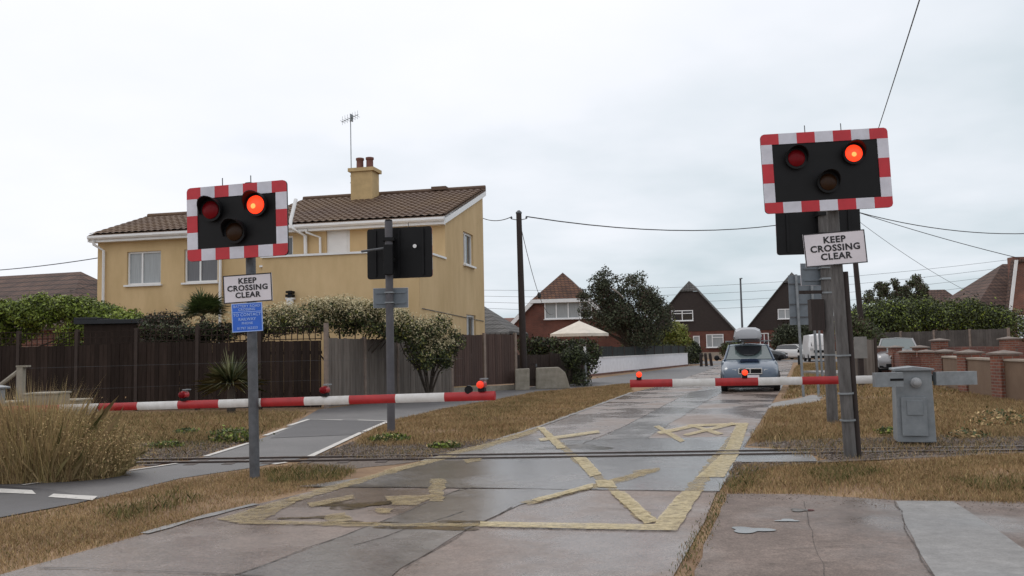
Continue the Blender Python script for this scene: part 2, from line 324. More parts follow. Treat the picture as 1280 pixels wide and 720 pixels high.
# ---- ground sheets and painted strips
def sheet(name, pts, z, m, kind='structure', label=None, wob=0, sub=.35, thick=0):
    P = [Vector((p.x, p.y, 0)) if isinstance(p, Vector) else Vector((p[0], p[1], 0)) for p in pts]
    if wob:
        Q = []
        for i in range(len(P)):
            a, b = P[i], P[(i+1) % len(P)]; d = b-a; n = max(1, int(d.length/sub)); nn = Vector((-d.y, d.x, 0)).normalized() if d.length else Vector()
            for k in range(n):
                q = a + d*k/n
                if k: q = q + nn*random.uniform(-wob, wob)
                Q.append(q)
        P = Q
    me = bpy.data.meshes.new(name); bm = bmesh.new(); vs = [bm.verts.new((p.x, p.y, z)) for p in P]
    f = bm.faces.new(vs); f.normal_update()
    if f.normal.z < 0: f.normal_flip()
    bmesh.ops.triangulate(bm, faces=bm.faces[:]); bm.to_mesh(me); bm.free(); me.materials.append(m)
    o = bpy.data.objects.new(name, me); col.objects.link(o)
    tag(o, label, None, None, kind); return o
def strips(name, runs, z, m, jit=0, label=None):
    """runs: list of (points, width) ribbons lying on the ground, one object"""
    mb = MB()
    for pts, wd in runs:
        P = [Vector((p.x, p.y, 0)) for p in pts]; Q = [P[0]]
        for a, b in zip(P, P[1:]):
            n = max(1, int((b-a).length/.25)) if jit else 1
            for k in range(1, n+1):
                q = a + (b-a)*k/n
                if jit and k < n: q += Vector((random.uniform(-jit, jit), random.uniform(-jit, jit), 0))
                Q.append(q)
        vs = []
        for i, p in enumerate(Q):
            d = (Q[min(i+1, len(Q)-1)] - Q[max(i-1, 0)]).normalized(); nn = Vector((-d.y, d.x, 0))*wd/2
            j = 1+random.uniform(-.5, .3) if jit else 1
            vs += [(p.x+nn.x*j, p.y+nn.y*j, z), (p.x-nn.x*j, p.y-nn.y*j, z)]
        mb.add(vs, [(2*i, 2*i+1, 2*i+3, 2*i+2) for i in range(len(Q)-1)])
    return tag(mb.build(name, m), label, None, None, 'structure')
# ---- plants
def blades(name, pts, hmin, hmax, wd, m, lean=.5, curl=0.0, parent=None, mats=None, probs=None, zb=0.0):
    """pts (n,3) roots; each blade a bent strip of two quads (n<=...)"""
    n = len(pts); h = RNG.uniform(hmin, hmax, n); a = RNG.uniform(0, 2*np.pi, n); la = RNG.uniform(0, 2*np.pi, n)
    ln = RNG.uniform(.1, lean, n)*h; side = np.stack([np.cos(a), np.sin(a), np.zeros(n)], 1)*wd/2
    dirv = np.stack([np.cos(la), np.sin(la), np.zeros(n)], 1)
    up = np.array([0, 0, 1.])
    p0 = pts; p1 = pts + dirv*(ln*.35)[:, None] + up*(h*.6)[:, None]; p2 = pts + dirv*ln[:, None] + up*h[:, None]*(1-.25*curl)
    V = np.stack([p0-side, p0+side, p1+side*.8, p2, p1-side*.8], 1).reshape(-1, 3)
    mi = RNG.choice(len(mats), n, p=probs) if mats else None
    return polymesh(name, V, 5, m, parent, mi=mi, mats=mats)
def inpoly(poly, n):
    P = np.array([(p[0], p[1]) for p in poly]); lo = P.min(0); hi = P.max(0); out = []
    got = 0
    while got < n:
        q = RNG.uniform(lo, hi, (n*2, 2)); ins = np.zeros(len(q), bool); j = len(P)-1
        for i in range(len(P)):
            c = ((P[i, 1] > q[:, 1]) != (P[j, 1] > q[:, 1])) & (q[:, 0] < (P[j, 0]-P[i, 0])*(q[:, 1]-P[i, 1])/(P[j, 1]-P[i, 1]+1e-12)+P[i, 0]); ins ^= c; j = i
        q = q[ins]; out.append(q); got += len(q)
    return np.concatenate(out)[:n]
def leafcloud(name, clumps, n, size, m, parent=None, mats=None, probs=None, flat=.0, shell=.55):
    """clumps: (cx,cy,cz, rx,ry,rz); n leaves spread by clump volume; every leaf a small pointed quad"""
    C = np.array(clumps, float); wgt = (C[:, 3]*C[:, 4]*C[:, 5])**(2/3); wgt /= wgt.sum()
    k = RNG.choice(len(C), n, p=wgt); d = RNG.normal(size=(n, 3)); d /= np.linalg.norm(d, axis=1)[:, None]
    r = (shell + (1-shell)*RNG.random(n))*(1+.18*RNG.normal(size=n)*(RNG.random(n) < .4))
    c = C[k, :3] + d*C[k, 3:]*r[:, None]
    nrm = d*.8 + RNG.normal(size=(n, 3))*.7; nrm /= np.linalg.norm(nrm, axis=1)[:, None]
    t = np.cross(nrm, RNG.normal(size=(n, 3))); t /= np.linalg.norm(t, axis=1)[:, None]; b = np.cross(nrm, t)
    s = size*RNG.uniform(.6, 1.35, n)[:, None]
    V = np.stack([c-t*s, c-b*s*.45, c+t*s, c+b*s*.45], 1).reshape(-1, 3)
    V[:, 2] = np.maximum(V[:, 2], .02)
    mi = RNG.choice(len(mats), n, p=probs) if mats else None
    return polymesh(name, V, 4, m, parent, mi=mi, mats=mats)
def limbs(mb, base, tips, r0):
    base = Vector(base)
    for t in tips:
        t = Vector(t); k1 = base.lerp(t, .35)+Vector((0, 0, (t.z-base.z)*.12)); k2 = base.lerp(t, .7)+Vector((random.uniform(-.1, .1), random.uniform(-.1, .1), 0))
        mb.tube([base, k1, k2, t], [r0, r0*.75, r0*.45, r0*.12], 6)
def bush(name, label, cat, base, clumps, n, size, mats, probs=None, trunk=True, group=None, mtrunk=None):
    """clumps relative to base"""
    root = empty(name, base, label, cat, group=group)
    leafcloud('foliage', clumps, n, size, mats[0], root, mats=mats, probs=probs)
    if trunk:
        mb = MB(); tips = [(c[0], c[1], c[2]) for c in clumps]
        limbs(mb, (0, 0, 0), tips[:14], .05)
        mb.build('stem', mtrunk or M_bark, root, smooth=True)
    return root
def rclumps(x0, x1, y0, y1, topf, r, n, zmin=.3):
    """clumps filling a hedge-like volume under the profile topf(u)"""
    out = []
    for i in range(n):
        u = random.random(); x = x0+(x1-x0)*u; y = random.uniform(y0, y1); top = topf(u); rr = r*random.uniform(.6, 1.2)
        z = random.choice([top-rr, top-rr*random.uniform(1, 1.6), random.uniform(zmin, max(zmin+.1, top-rr))])
        out.append((x, y, z, rr, rr, rr*random.uniform(.7, 1)))
    return out
# ================================================================== GROUND
tag(sheet('ground', [(-300, -25), (320, -25), (700, 900), (-700, 900)], -.004, M_soil), None, None, None, 'structure')
# left road edge / right road edge, measured
RL = [G(4, 718), G(262, 645), G(460, 597.5), G(531, 577), G(595, 560), G(673, 535), G(789, 491), G(824, 483), G(876, 466), G(905, 455)]
RRt = [G(842, 720), G(880, 654), G(897, 612), G(935, 552), G(964, 505), G(975, 489), G(989, 460), G(992, 451)]
d0 = (RL[1]-RL[0]).normalized(); d1 = (RRt[1]-RRt[0]).normalized()
near_l = RL[0]-d0*9; near_r = RRt[0]-d1*9
road_poly = [near_l] + RL + RRt[::-1] + [near_r]
sheet('road', road_poly, .004, M_road)
# far cross road beyond the junction
sheet('cross_road', [(-10, 74), (60, 68), (62, 80), (-10, 90)], .0, M_asph)
# asphalt lane running beside the fences
lane = [G(372, 527), G(398, 512), G(480, 502), G(565, 490.5), G(645, 486), G(738, 474), G(862, 457.5), G(905, 455), G(876, 466), G(824, 483), G(789, 479.5), G(670, 490), G(619, 500), G(560, 510), G(484, 527)]
sheet('lane', lane, .006, M_asph)
foot = [G(-60, 660), G(2, 647), G(94, 630), G(157, 615), G(225, 598), G(313, 585), G(345, 579), G(388, 571), G(452, 541), G(484, 527), G(372, 527), G(345, 541), G(312, 554), G(257, 571), G(225, 579), G(160, 589), G(65, 602), G(-60, 606)]
sheet('footpath', foot, .002, M_asph)
sheet('footpath_dark_patch', [G(338, 548), G(446, 543.5), G(484, 527), G(385, 524.5)], .0065, M_asphd)
sheet('footpath_side_lane', [G(-60, 660), G(2, 647), G(94, 630), G(122, 623), G(60, 612), G(-60, 604)], .0062, M_asphd)
# crossing slab
slab = [G(372, 609), G(640, 611.5), G(899, 615), G(920, 578.5), G(1022, 577.5), G(1010, 563.5), G(928, 560), G(939, 546), G(700, 551), G(640, 552), G(595, 560), G(531, 577), G(460, 597)]
sheet('crossing_slab', slab, .0095, M_slab, wob=.01)
# patches in the road
sheet('road_patch', [G(734, 556), G(779, 534), G(848, 498), G(880, 485), G(912, 485), G(875, 507), G(834, 532), G(800, 556)], .0085, M_patch, wob=.03)
sheet('road_patch', [G(140, 770), G(295, 720), G(475, 654), G(575, 612), G(730, 612), G(650, 632), G(600, 655), G(535, 693), G(500, 712), G(440, 770)], .0085, M_patch, wob=.02)
# apron on the right
AP = [G(868, 770), G(868, 715), G(893, 655), G(909, 618), G(1000, 618), G(1118, 626), G(1300, 628), G(1420, 640), G(1420, 770)]
sheet('apron', AP, .005, M_apron, wob=.015)
sheet('apron_pale_slab', [G(1120, 627.5), G(1190, 627.5), G(1232, 655), G(1300, 700), G(1360, 770), G(1195, 770), G(1148, 690)], .009, M_pale, wob=.012)
sheet('driveway', [G(964, 505), G(1016, 494), G(1032, 494), G(1022, 502), G(976, 510), G(962, 511)], .007, M_pale, wob=.05)
sheet('driveway', [G(1175, 484), G(1235, 481), G(1255, 487), G(1180, 488)], .007, M_pale, wob=.03)
# puddles
def blob(name, cx, cy, rx, ry, z, m, n=60, amp=.3):
    c = G(cx, cy); pts = []
    for k in range(n):
        t = 2*math.pi*k/n; a = 1+amp*math.sin(3*t+cx)+amp*.3*math.sin(5*t+cy)
        pts.append((c.x+rx*a*math.cos(t), c.y+ry*a*math.sin(t)))
    sheet(name, pts, z, m)
for a in ((938, 664, .15, .10), (984, 652, .08, .05), (1001, 639, .09, .06)):
    blob('puddle', *a, .0115, M_puddle)
for a in ((440, 632, .35, .18), (545, 660, .38, .13), (430, 655, .35, .07), (720, 560, .5, .3), (585, 655, .22, .12), (400, 648, .3, .06)):
    blob('mud_stain', *a, .0105, M_mud, amp=.35)
# ballast beside the rails
sheet('ballast', [G(-80, 600), G(200, 580), G(250, 571), G(330, 540), G(200, 548), G(-80, 570)], .0, M_grav)
sheet('ballast', [G(395, 572), G(440, 552), G(500, 556), G(640, 548), G(595, 560), G(520, 577), G(385, 592), G(360, 583)], .0, M_grav, wob=.06)
sheet('ballast', [G(1004, 560), G(1280, 541), G(1420, 536), G(1420, 566), G(1280, 566), G(1024, 578), G(922, 579), G(908, 596), G(950, 588), G(1040, 573), G(1010, 563)], .0, M_grav, wob=.05)
sheet('ballast', [G(934, 557), G(1004, 562), G(1280, 545), G(1200, 546), G(1080, 547), G(960, 549)], .0005, M_grav, wob=.05)
# rails (15 inch gauge)
RA = Vector((-5.21, 11.95, 0)); RB = Vector((6.56, 11.5, 0)); rd = (RB-RA).normalized(); rn = Vector((-rd.y, rd.x, 0))
for off in (-.19, .19):
    c0 = RA-rd*14+rn*off; c1 = RB+rd*14+rn*off
    root = empty('rail', c0, 'narrow steel rail in the crossing, ' + ('nearer to the viewer' if off < 0 else 'the farther one of the pair'), 'rail', math.atan2(rd.y, rd.x), 'rails of the narrow gauge track')
    Ln = (c1-c0).length
    mb = MB(); mb.box(0, Ln, -.022, .022, -.02, .019); mb.build('rail_web', M_railr, root)
    mb = MB(); mb.box(0, Ln, -.017, .017, .0192, .026); mb.build('rail_head', M_rail, root)
mb = MB()
for off in (-.135, .135, .24, -.24): # flangeways and slab edges, dark gaps
    c0 = RA+rd*4.2+rn*off; c1 = RA+rd*8.9+rn*off; mb.T = Matrix.Translation(c0) @ Matrix.Rotation(math.atan2(rd.y, rd.x), 4, 'Z')
    mb.add([(0, -.02, .012), ((c1-c0).length, -.02, .012), ((c1-c0).length, .02, .012), (0, .02, .012)], [(0, 1, 2, 3)])
tag(mb.build('flangeway', M_gap), None, None, None, 'structure')
mb = MB(); rr0 = RA+rd*9.2
for side_ in ((-14, 3.6), (9.3, 26)):
    k = side_[0]
    while k < side_[1]:
        p = RA+rd*k; mb.T = Matrix.Translation(p) @ Matrix.Rotation(math.atan2(rd.y, rd.x), 4, 'Z'); mb.box(-.07, .07, -.42, .42, -.05, .006); k += .5
tag(mb.build('sleepers', M_railr), None, None, None, 'structure')
# markings
strips('white_line', [([G(257, 571), G(312, 554)], .09), ([G(331, 545), G(357, 536)], .1), ([G(361, 532.5), G(386, 524.5), G(428, 525.5)], .11),
    ([G(388, 571), G(452, 541)], .1), ([G(455, 540), G(484, 527.5)], .1), ([G(484, 526.5), G(447, 525.5)], .1),
    ([G(161, 589), G(221, 580)], .07), ([G(342, 581), G(358, 578.5)], .07), ([G(28, 607), G(65, 602)], .06)], .0105, M_mark)
def ragged(mb, pts, z, am):
    P = [G(*p) for p in pts]; Q = []
    for i in range(len(P)):
        a, b = P[i], P[(i+1) % len(P)]; d = b-a; n = max(1, int(d.length/.045)); nn = Vector((-d.y, d.x, 0)).normalized(); o_ = 0
        for k in range(n):
            o_ = o_*.6+random.uniform(-am, am); q = a+d*k/n+nn*o_; Q.append(Vector((q.x, q.y, z)))
    c = sum(Q, Vector())/len(Q); bm = bmesh.new(); f = bm.faces.new([bm.verts.new(q) for q in Q]); bm.normal_update()
    bmesh.ops.triangulate(bm, faces=bm.faces[:]); bm.verts.index_update(); mb.add([tuple(v.co) for v in bm.verts], [[v.index for v in f.verts] for f in bm.faces]); bm.free()
mb = MB()
for q in ([(0, 610.5), (40, 612.5), (45, 617.5), (-4, 615.5)], [(67, 617), (122, 620), (116, 625), (60, 621)]):
    mb.add([tuple(G(*p, .011)) for p in q], [(0, 1, 2, 3)])
tag(mb.build('give_way_dashes', M_mark), None, None, None, 'structure')
mb = MB()
YQ = [[(600, 654), (826, 657.5), (846, 665.5), (600, 660.5)],                      # near line, right half
      [(852, 616), (877, 616), (847, 665), (815, 659)],                              # thick right line, near
      [(904, 567), (925, 567), (905, 598), (871, 598)],
      [(921, 530), (936, 530), (924, 566), (905, 566)],
      [(762, 616), (781, 616), (823, 654), (806, 657)],                            # long diagonal
      [(743, 602), (765, 602), (771, 611), (748, 611)], [(716, 573), (733, 573), (752, 594), (738, 598)],
      [(817, 534), (824, 533), (857, 552), (850, 554)],
      [(821, 541), (864, 532), (868, 535), (826, 544)],
      [(858, 532), (866, 531.5), (905, 543), (897, 545)], [(853, 544.5), (915, 529), (922, 531), (860, 546)], [(862, 531.5), (934, 529.5), (934, 532), (862, 534.5)],
      [(664, 627), (741, 606), (741, 611), (674, 629)],
      [(673, 549.5), (748, 539), (750, 542), (676, 553)],
      [(671, 535), (680, 535), (707, 561), (697, 562.5)]]
for i_, q in enumerate(YQ): ragged(mb, q, .0150+i_*.0003, .006)
tag(mb.build('yellow_box_marking', M_yel), None, None, None, 'structure')
mb = MB()
YW = [[(470, 655.5), (602, 655.5), (602, 660), (470, 659)], [(671, 535), (680, 535), (823, 654), (806, 657)], [(650, 629), (822, 586), (823, 590), (660, 633)], [(925, 530), (934, 530), (876, 616), (854, 616)], [(352, 627), (673, 535), (673, 539), (375, 627)],
      [(265, 650), (330, 652), (475, 655), (472, 660), (300, 656)],               # near line, left half
      [(270, 650), (352, 626), (376, 625), (330, 651)], [(385, 615), (468, 594), (482, 594), (410, 616)],
      [(478, 589), (560, 571), (575, 571), (490, 592)], [(545, 569), (600, 557), (665, 538), (672, 541), (600, 563)],
      [(537, 600), (556, 600), (555, 628), (538, 628)], [(480, 622), (545, 620), (520, 633), (490, 632)],
      [(405, 646), (430, 642), (440, 652), (410, 655)], [(468, 637), (492, 637), (490, 643), (470, 643)], [(385, 630), (440, 620), (444, 624), (388, 636)],
       [(736, 607), (789, 595), (816, 588), (820, 591), (745, 613)],
      
      
      
      
      [(578, 576), (604, 572), (602, 577), (582, 580)], [(790, 590), (822, 586), (823, 590), (792, 595)]]
for i_, q in enumerate(YW): ragged(mb, q, .0118+i_*.0001, .018)
tag(mb.build('worn_yellow_marking', M_yelw), None, None, None, 'structure')
strips('concrete_joint', [([G(373, 608), G(640, 611.5), G(902, 616)], .022), ([G(46, 711), G(200, 716), G(330, 722)], .02), ([G(442, 683), G(480, 673), G(534, 655), G(580, 640)], .02),
    ([G(295, 720), G(475, 654), G(575, 613)], .02), ([G(505, 712), G(535, 693), G(600, 655), G(640, 635)], .015), ([G(783, 511), G(835, 512)], .05), ([G(728, 556), G(779, 534), G(848, 498)], .02),
    ([G(640, 552), G(700, 551), G(939, 546)], .02), ([G(555, 618), G(590, 611), G(640, 612)], .02), ([G(1118, 627), G(1148, 690), G(1190, 760)], .014), ([G(1005, 628), G(1030, 720), G(1045, 760)], .006), ([G(960, 690), G(1060, 684), G(1120, 680)], .006),
    ([G(735, 636), G(850, 640)], .012), ([G(690, 513), G(760, 512)], .04), ([G(770, 523), G(830, 520)], .03)], .0112, M_crack, jit=.02)
# kerb-like edge strip along the road, left: weathered concrete edge
strips('road_edge', [([G(180, 668), G(262, 645), G(320, 631)], .1), ([G(531, 577), G(595, 559.5), G(673, 534), G(789, 491)], .12)], .0108, M_pale, jit=.01)
# ------------------------------------------------------------------ grass (stuff)
def grass(label, poly, dens, h0, h1, wd, mats, probs, lean=.9, thin=None, name='grass'):
    P = np.array([(p[0], p[1]) for p in poly]); area = .5*abs(np.dot(P[:, 0], np.roll(P[:, 1], 1))-np.dot(P[:, 1], np.roll(P[:, 0], 1)))
    n = int(area*dens); q = inpoly(poly, n)
    # patchy: drop blades by a smooth pattern so soil shows in places
    f = np.sin(q[:, 0]*2.1+q[:, 1]*1.3)+np.sin(q[:, 0]*5.3-q[:, 1]*3.7)*.6+np.sin(q[:, 0]*.9-q[:, 1]*2.9+1)
    q = q[RNG.random(len(q)) < np.clip(.62+f*.2, .12, 1)]
    q = q + RNG.normal(size=q.shape)*.035
    pts = np.concatenate([q, np.full((len(q), 1), -.005)], 1)
    return tag(blades(name, pts, h0, h1, wd, mats[0], lean, mats=mats, probs=probs), label, None, None, 'stuff')
V1 = [G(-60, 665), G(2, 649), G(94, 632), G(157, 617), G(225, 600), G(313, 587), G(375, 580), G(445, 583), G(425, 600), G(350, 620), G(262, 644), G(150, 676), G(4, 716), G(-80, 742)]
grass('dry brown grass strip between footpath and road', V1, 8000, .012, .04, .004, [M_straw, M_gblade, M_straw2], [.68, .12, .2])
V2 = [G(905, 617), G(925, 582), G(1045, 580), G(1280, 568), G(1420, 560), G(1420, 636), G(1280, 630), G(1100, 625), G(1000, 619)]
grass('dry brown grass verge in front of the barrier machine', V2, 8000, .015, .06, .0042, [M_straw, M_gblade, M_straw2], [.68, .14, .18])
V3 = [G(938, 556), G(965, 512), G(1030, 503), G(1290, 492), G(1420, 500), G(1420, 545), G(1280, 547), G(1100, 548), G(1000, 551)]
grass('dry grass behind the barrier machine', V3, 2200, .04, .12, .007, [M_straw, M_gblade, M_straw2], [.68, .12, .2])
V4 = [G(985, 489), G(993, 462), G(1000, 455), G(1120, 452), G(1200, 474), G(1300, 482), G(1300, 492), G(1035, 500), G(1016, 493), G(978, 500)]
grass('rough grass verge beyond the driveway', V4, 420, .05, .13, .014, [M_straw, M_gblade, M_straw2], [.6, .25, .15])
V5 = [G(488, 528), G(560, 511), G(619, 501), G(670, 491), G(789, 480), G(789, 490), G(673, 533), G(595, 558), G(520, 558), G(440, 560), G(455, 544)]
grass('wedge of dry grass between lane and road', V5, 2400, .03, .09, .007, [M_straw, M_gblade, M_straw2], [.7, .12, .18])
V6 = [G(-80, 570), G(100, 556), G(300, 552), G(350, 535), G(385, 516), G(-80, 520)]
grass('rough grass bank in front of the dark fence', V6, 1900, .03, .13, .008, [M_straw, M_gblade, M_straw2], [.62, .22, .16])
V7 = [G(838, 728), G(855, 690), G(883, 650), G(897, 618), G(908, 617), G(893, 652), G(872, 690), G(862, 728)]
grass('mossy strip of weeds along the concrete joint', V7, 5500, .012, .035, .006, [M_straw, M_gblade, M_leafm], [.3, .45, .25], name='moss_strip')
V8 = [G(700, 474.5), G(740, 474), G(860, 458.5), G(862, 460), G(742, 478), G(705, 480)]
# loose stones
def stones(poly, dens, lab, rlo=.008, rhi=.024):
    P = np.array([(p[0], p[1]) for p in poly]); area = .5*abs(np.dot(P[:, 0], np.roll(P[:, 1], 1))-np.dot(P[:, 1], np.roll(P[:, 0], 1))); q = inpoly(poly, int(area*dens)); n = len(q)
    r = RNG.uniform(rlo, rhi, n); ax = [RNG.normal(size=(n, 3)) for _ in range(2)]; a = ax[0]/np.linalg.norm(ax[0], axis=1)[:, None]; b = np.cross(a, ax[1]); b /= np.linalg.norm(b, axis=1)[:, None]; c = np.cross(a, b)
    o = np.concatenate([q, r[:, None]*.4], 1); a = a*(r*RNG.uniform(.8, 1.5, n))[:, None]; b = b*r[:, None]; c = c*(r*RNG.uniform(.5, 1, n))[:, None]
    T = [(o+a, o+b, o+c), (o+b, o-a, o+c), (o-a, o-b, o+c), (o-b, o+a, o+c), (o+b, o+a, o-c), (o-a, o+b, o-c), (o-b, o-a, o-c), (o+a, o-b, o-c)]
    V = np.concatenate([np.stack(t, 1).reshape(-1, 3) for t in T]); tag(polymesh('gravel', V, 3, M_stone), lab, None, None, 'stuff')
M_stone = mat('loose_stone', (.09, .068, .055), .9, .4, 18, c2=(.23, .19, .165), detail=2)
stones([G(1004, 562), G(1280, 546), G(1420, 540), G(1420, 556), G(1280, 563), G(1040, 576), G(1022, 572)], 500, 'loose stones between the rails at right')
stones([G(905, 606), G(918, 579), G(1000, 579), G(960, 586), G(925, 598)], 800, 'loose stones at the corner of the crossing slab')
stones([G(938, 557), G(1000, 551), G(1280, 541), G(1420, 538), G(1420, 548), G(1004, 562)], 420, 'loose stones on the far shoulder of the track')
stones([G(120, 576), G(250, 571), G(300, 555), G(330, 540), G(250, 545), G(160, 560)], 500, 'loose stones on the left shoulder of the track')
stones([G(395, 571), G(440, 553), G(500, 556), G(630, 549), G(595, 559), G(520, 575)], 700, 'loose stones between the footpath and the road')
for poly_, lab_ in (([G(120, 640), G(230, 612), G(262, 625), G(150, 655)], 'greener grass patch in the near left verge'), ([G(1000, 590), G(1060, 583), G(1110, 592), G(1040, 608)], 'greener grass patch in front of the right post'), ([G(560, 515), G(660, 498), G(690, 503), G(600, 528)], 'greener grass in the middle wedge'), ([G(330, 590), G(430, 583), G(445, 590), G(420, 600), G(340, 606)], 'greener grass at the foot of the left post'), ([G(905, 617), G(918, 590), G(960, 588), G(945, 612)], 'greener tufts at the corner beside the slab'), ([G(1180, 600), G(1280, 596), G(1340, 610), G(1240, 618)], 'greener grass patch in the right verge'), ([G(1090, 500), G(1240, 500), G(1290, 512), G(1120, 512)], 'greener grass below the pillared wall'), ([G(180, 548), G(290, 545), G(330, 552), G(200, 562)], 'greener tufts on the left bank'), ([G(940, 552), G(960, 530), G(1010, 535), G(1030, 551)], 'greener grass at the road side behind the track')):
    grass(lab_, poly_, 2600 if poly_[0].y < 12 else 1100, .02, .09, .0055, [M_gblade, M_leafm, M_straw], [.6, .15, .25])
grass('sparse grass growing through the track ballast at right', [G(1030, 578), G(1280, 567), G(1420, 560), G(1420, 538), G(1280, 543), G(1100, 546), G(960, 549), G(930, 556)], 900, .03, .09, .005, [M_straw, M_gblade, M_straw2], [.5, .25, .25])
grass('sparse grass growing through the track ballast at left', [G(100, 590), G(240, 575), G(330, 541), G(100, 548)], 700, .03, .09, .005, [M_straw, M_gblade, M_straw2], [.5, .3, .2])
grass('sparse grass in the gravel wedge left of the road', [G(395, 572), G(450, 553), G(600, 553), G(560, 566), G(520, 577)], 900, .02, .07, .005, [M_straw, M_gblade, M_straw2], [.5, .3, .2])
stones([G(120, 700), G(330, 628), G(560, 566), G(930, 566), G(880, 650), G(850, 715)], 60, 'grit scattered on the road', .0015, .004)
stones([G(880, 700), G(905, 622), G(1110, 630), G(1190, 715)], 260, 'grit scattered on the apron', .0015, .005)
stones([G(905, 622), G(915, 616), G(1280, 630), G(1280, 642), G(1100, 636)], 700, 'crumbs of soil along the verge edge', .003, .009)
# small weeds
for i, (px, py, rx, hz, nn) in enumerate(((292, 553, .42, .28, 500), (232, 545, .25, .16, 240), (205, 560, .3, .12, 200), (486, 553, .35, .16, 380), (556, 561, .25, .12, 240), (1110, 544, .2, .14, 200), (1208, 548, .3, .16, 160), (1250, 536, .5, .38, 260))):
    c = G(px, py); lab = ['low green weeds left of the footpath beyond the rails', 'small weed clump on the bank under the arm', 'sprawling weeds beside the ballast at left', 'green weeds at the foot of the rear post',
                          'little weeds by the road edge past the rails', 'weeds beside the barrier machine foot', 'weeds right of the barrier machine', 'taller weeds at the right edge below the brick wall'][i]
    o = leafcloud('weed', [(c.x, c.y, hz*.35, rx, rx*.6, hz*.55)], nn*2, .03, M_leafm, mats=[M_leafm, M_leafb, M_straw2] if i < 6 else [M_leafm, M_straw2, M_straw], probs=[.5, .4, .1] if i < 6 else [.4, .3, .3]); tag(o, lab, None, None, 'stuff')
# the big tussock at left
c = G(62, 603); n = 22000
aa = RNG.uniform(0, 2*np.pi, n); rad = np.sqrt(RNG.random(n))
px = c.x+np.cos(aa)*rad*1.05-.42; py = c.y+.45+np.sin(aa)*rad*.55
pts = np.stack([px, py, np.zeros(n)], 1); hh = (1.0-rad**2*.55)
h = RNG.triangular(.2, .65, 1.0, n)*hh*np.interp(px, [c.x-1.4, c.x-.1, c.x+.12], [1.22, 1.22, .98]); out_ = np.stack([np.cos(aa), np.sin(aa)*.6, np.zeros(n)], 1)
ln = (.08+.55*rad)*h*RNG.uniform(.1, 1.3, n); jit = np.clip(RNG.normal(size=(n, 3)), -1.8, 1.8)*.11
sa = RNG.uniform(0, 6.28, n); side = np.stack([np.cos(sa), np.sin(sa), np.zeros(n)], 1)*.0026
up = np.array([0, 0, 1.]); p1 = pts+out_*(ln*.3)[:, None]+up*(h*.6)[:, None]+jit*.5; p2 = pts+out_*(ln*1.2)[:, None]+up*h[:, None]+jit
V = np.stack([pts-side, pts+side, p1+side, p2, p1-side], 1).reshape(-1, 3)
tus = empty('grass_tussock', (0, 0, 0), 'tall straw coloured tussock of grass hiding the arm end at left', 'tall grass')
leafcloud('seed_heads', [(c.x-.35, c.y+.45, .42, 1.15, .62, .42), (c.x+.3, c.y+.4, .3, .75, .5, .32), (c.x-.9, c.y+.4, .45, .8, .55, .42)], 26000, .012, M_straw2, tus, mats=[M_straw2, M_straw, M_gblade], probs=[.5, .3, .2], shell=.5)
polymesh('stalks', V, 5, M_straw2, tus, mi=RNG.choice(4, n, p=[.5, .25, .07, .18]), mats=[M_straw2, M_straw, M_gblade, mat('ochre_stalks', (.36, .27, .11), .8, .3, 2, c2=(.46, .38, .17), island=.4)])
# ================================================================== YELLOW HOUSE
YA = R_(-12.9)
YS = 1.16
yh = empty('yellow_house', (-2.02*YS, 26.8*YS, CH-CH*YS), 'two storey house rendered yellow with brown pantile roof and chimney', 'house', YA); yh.scale = (YS, YS, YS)
def wall(mb, a0, a1, z0, z1, holes, pos, axis='y', face=-1, dep=.14):
    """wall sheet with real openings; axis 'y': runs along x at y=pos facing face*y; 'x': runs along y at x=pos"""
    A = sorted({a0, a1, *[h[0] for h in holes], *[h[1] for h in holes]}); Z = sorted({z0, z1, *[h[2] for h in holes], *[h[3] for h in holes]})
    f = (lambda a, d, z: (a, pos-face*d, z)) if axis == 'y' else (lambda a, d, z: (pos-face*d, a, z))
    for i in range(len(A)-1):
        for j in range(len(Z)-1):
            ca, cz = (A[i]+A[i+1])/2, (Z[j]+Z[j+1])/2
            if any(h[0] < ca < h[1] and h[2] < cz < h[3] for h in holes): continue
            mb.add([f(A[i], 0, Z[j]), f(A[i+1], 0, Z[j]), f(A[i+1], 0, Z[j+1]), f(A[i], 0, Z[j+1])], [(0, 1, 2, 3)])
    for h in holes:
        q = [(h[0], h[2]), (h[1], h[2]), (h[1], h[3]), (h[0], h[3])]
        for k in range(4):
            p, r = q[k], q[(k+1) % 4]
            mb.add([f(p[0], 0, p[1]), f(r[0], 0, r[1]), f(r[0], dep, r[1]), f(p[0], dep, p[1])], [(0, 1, 2, 3)])
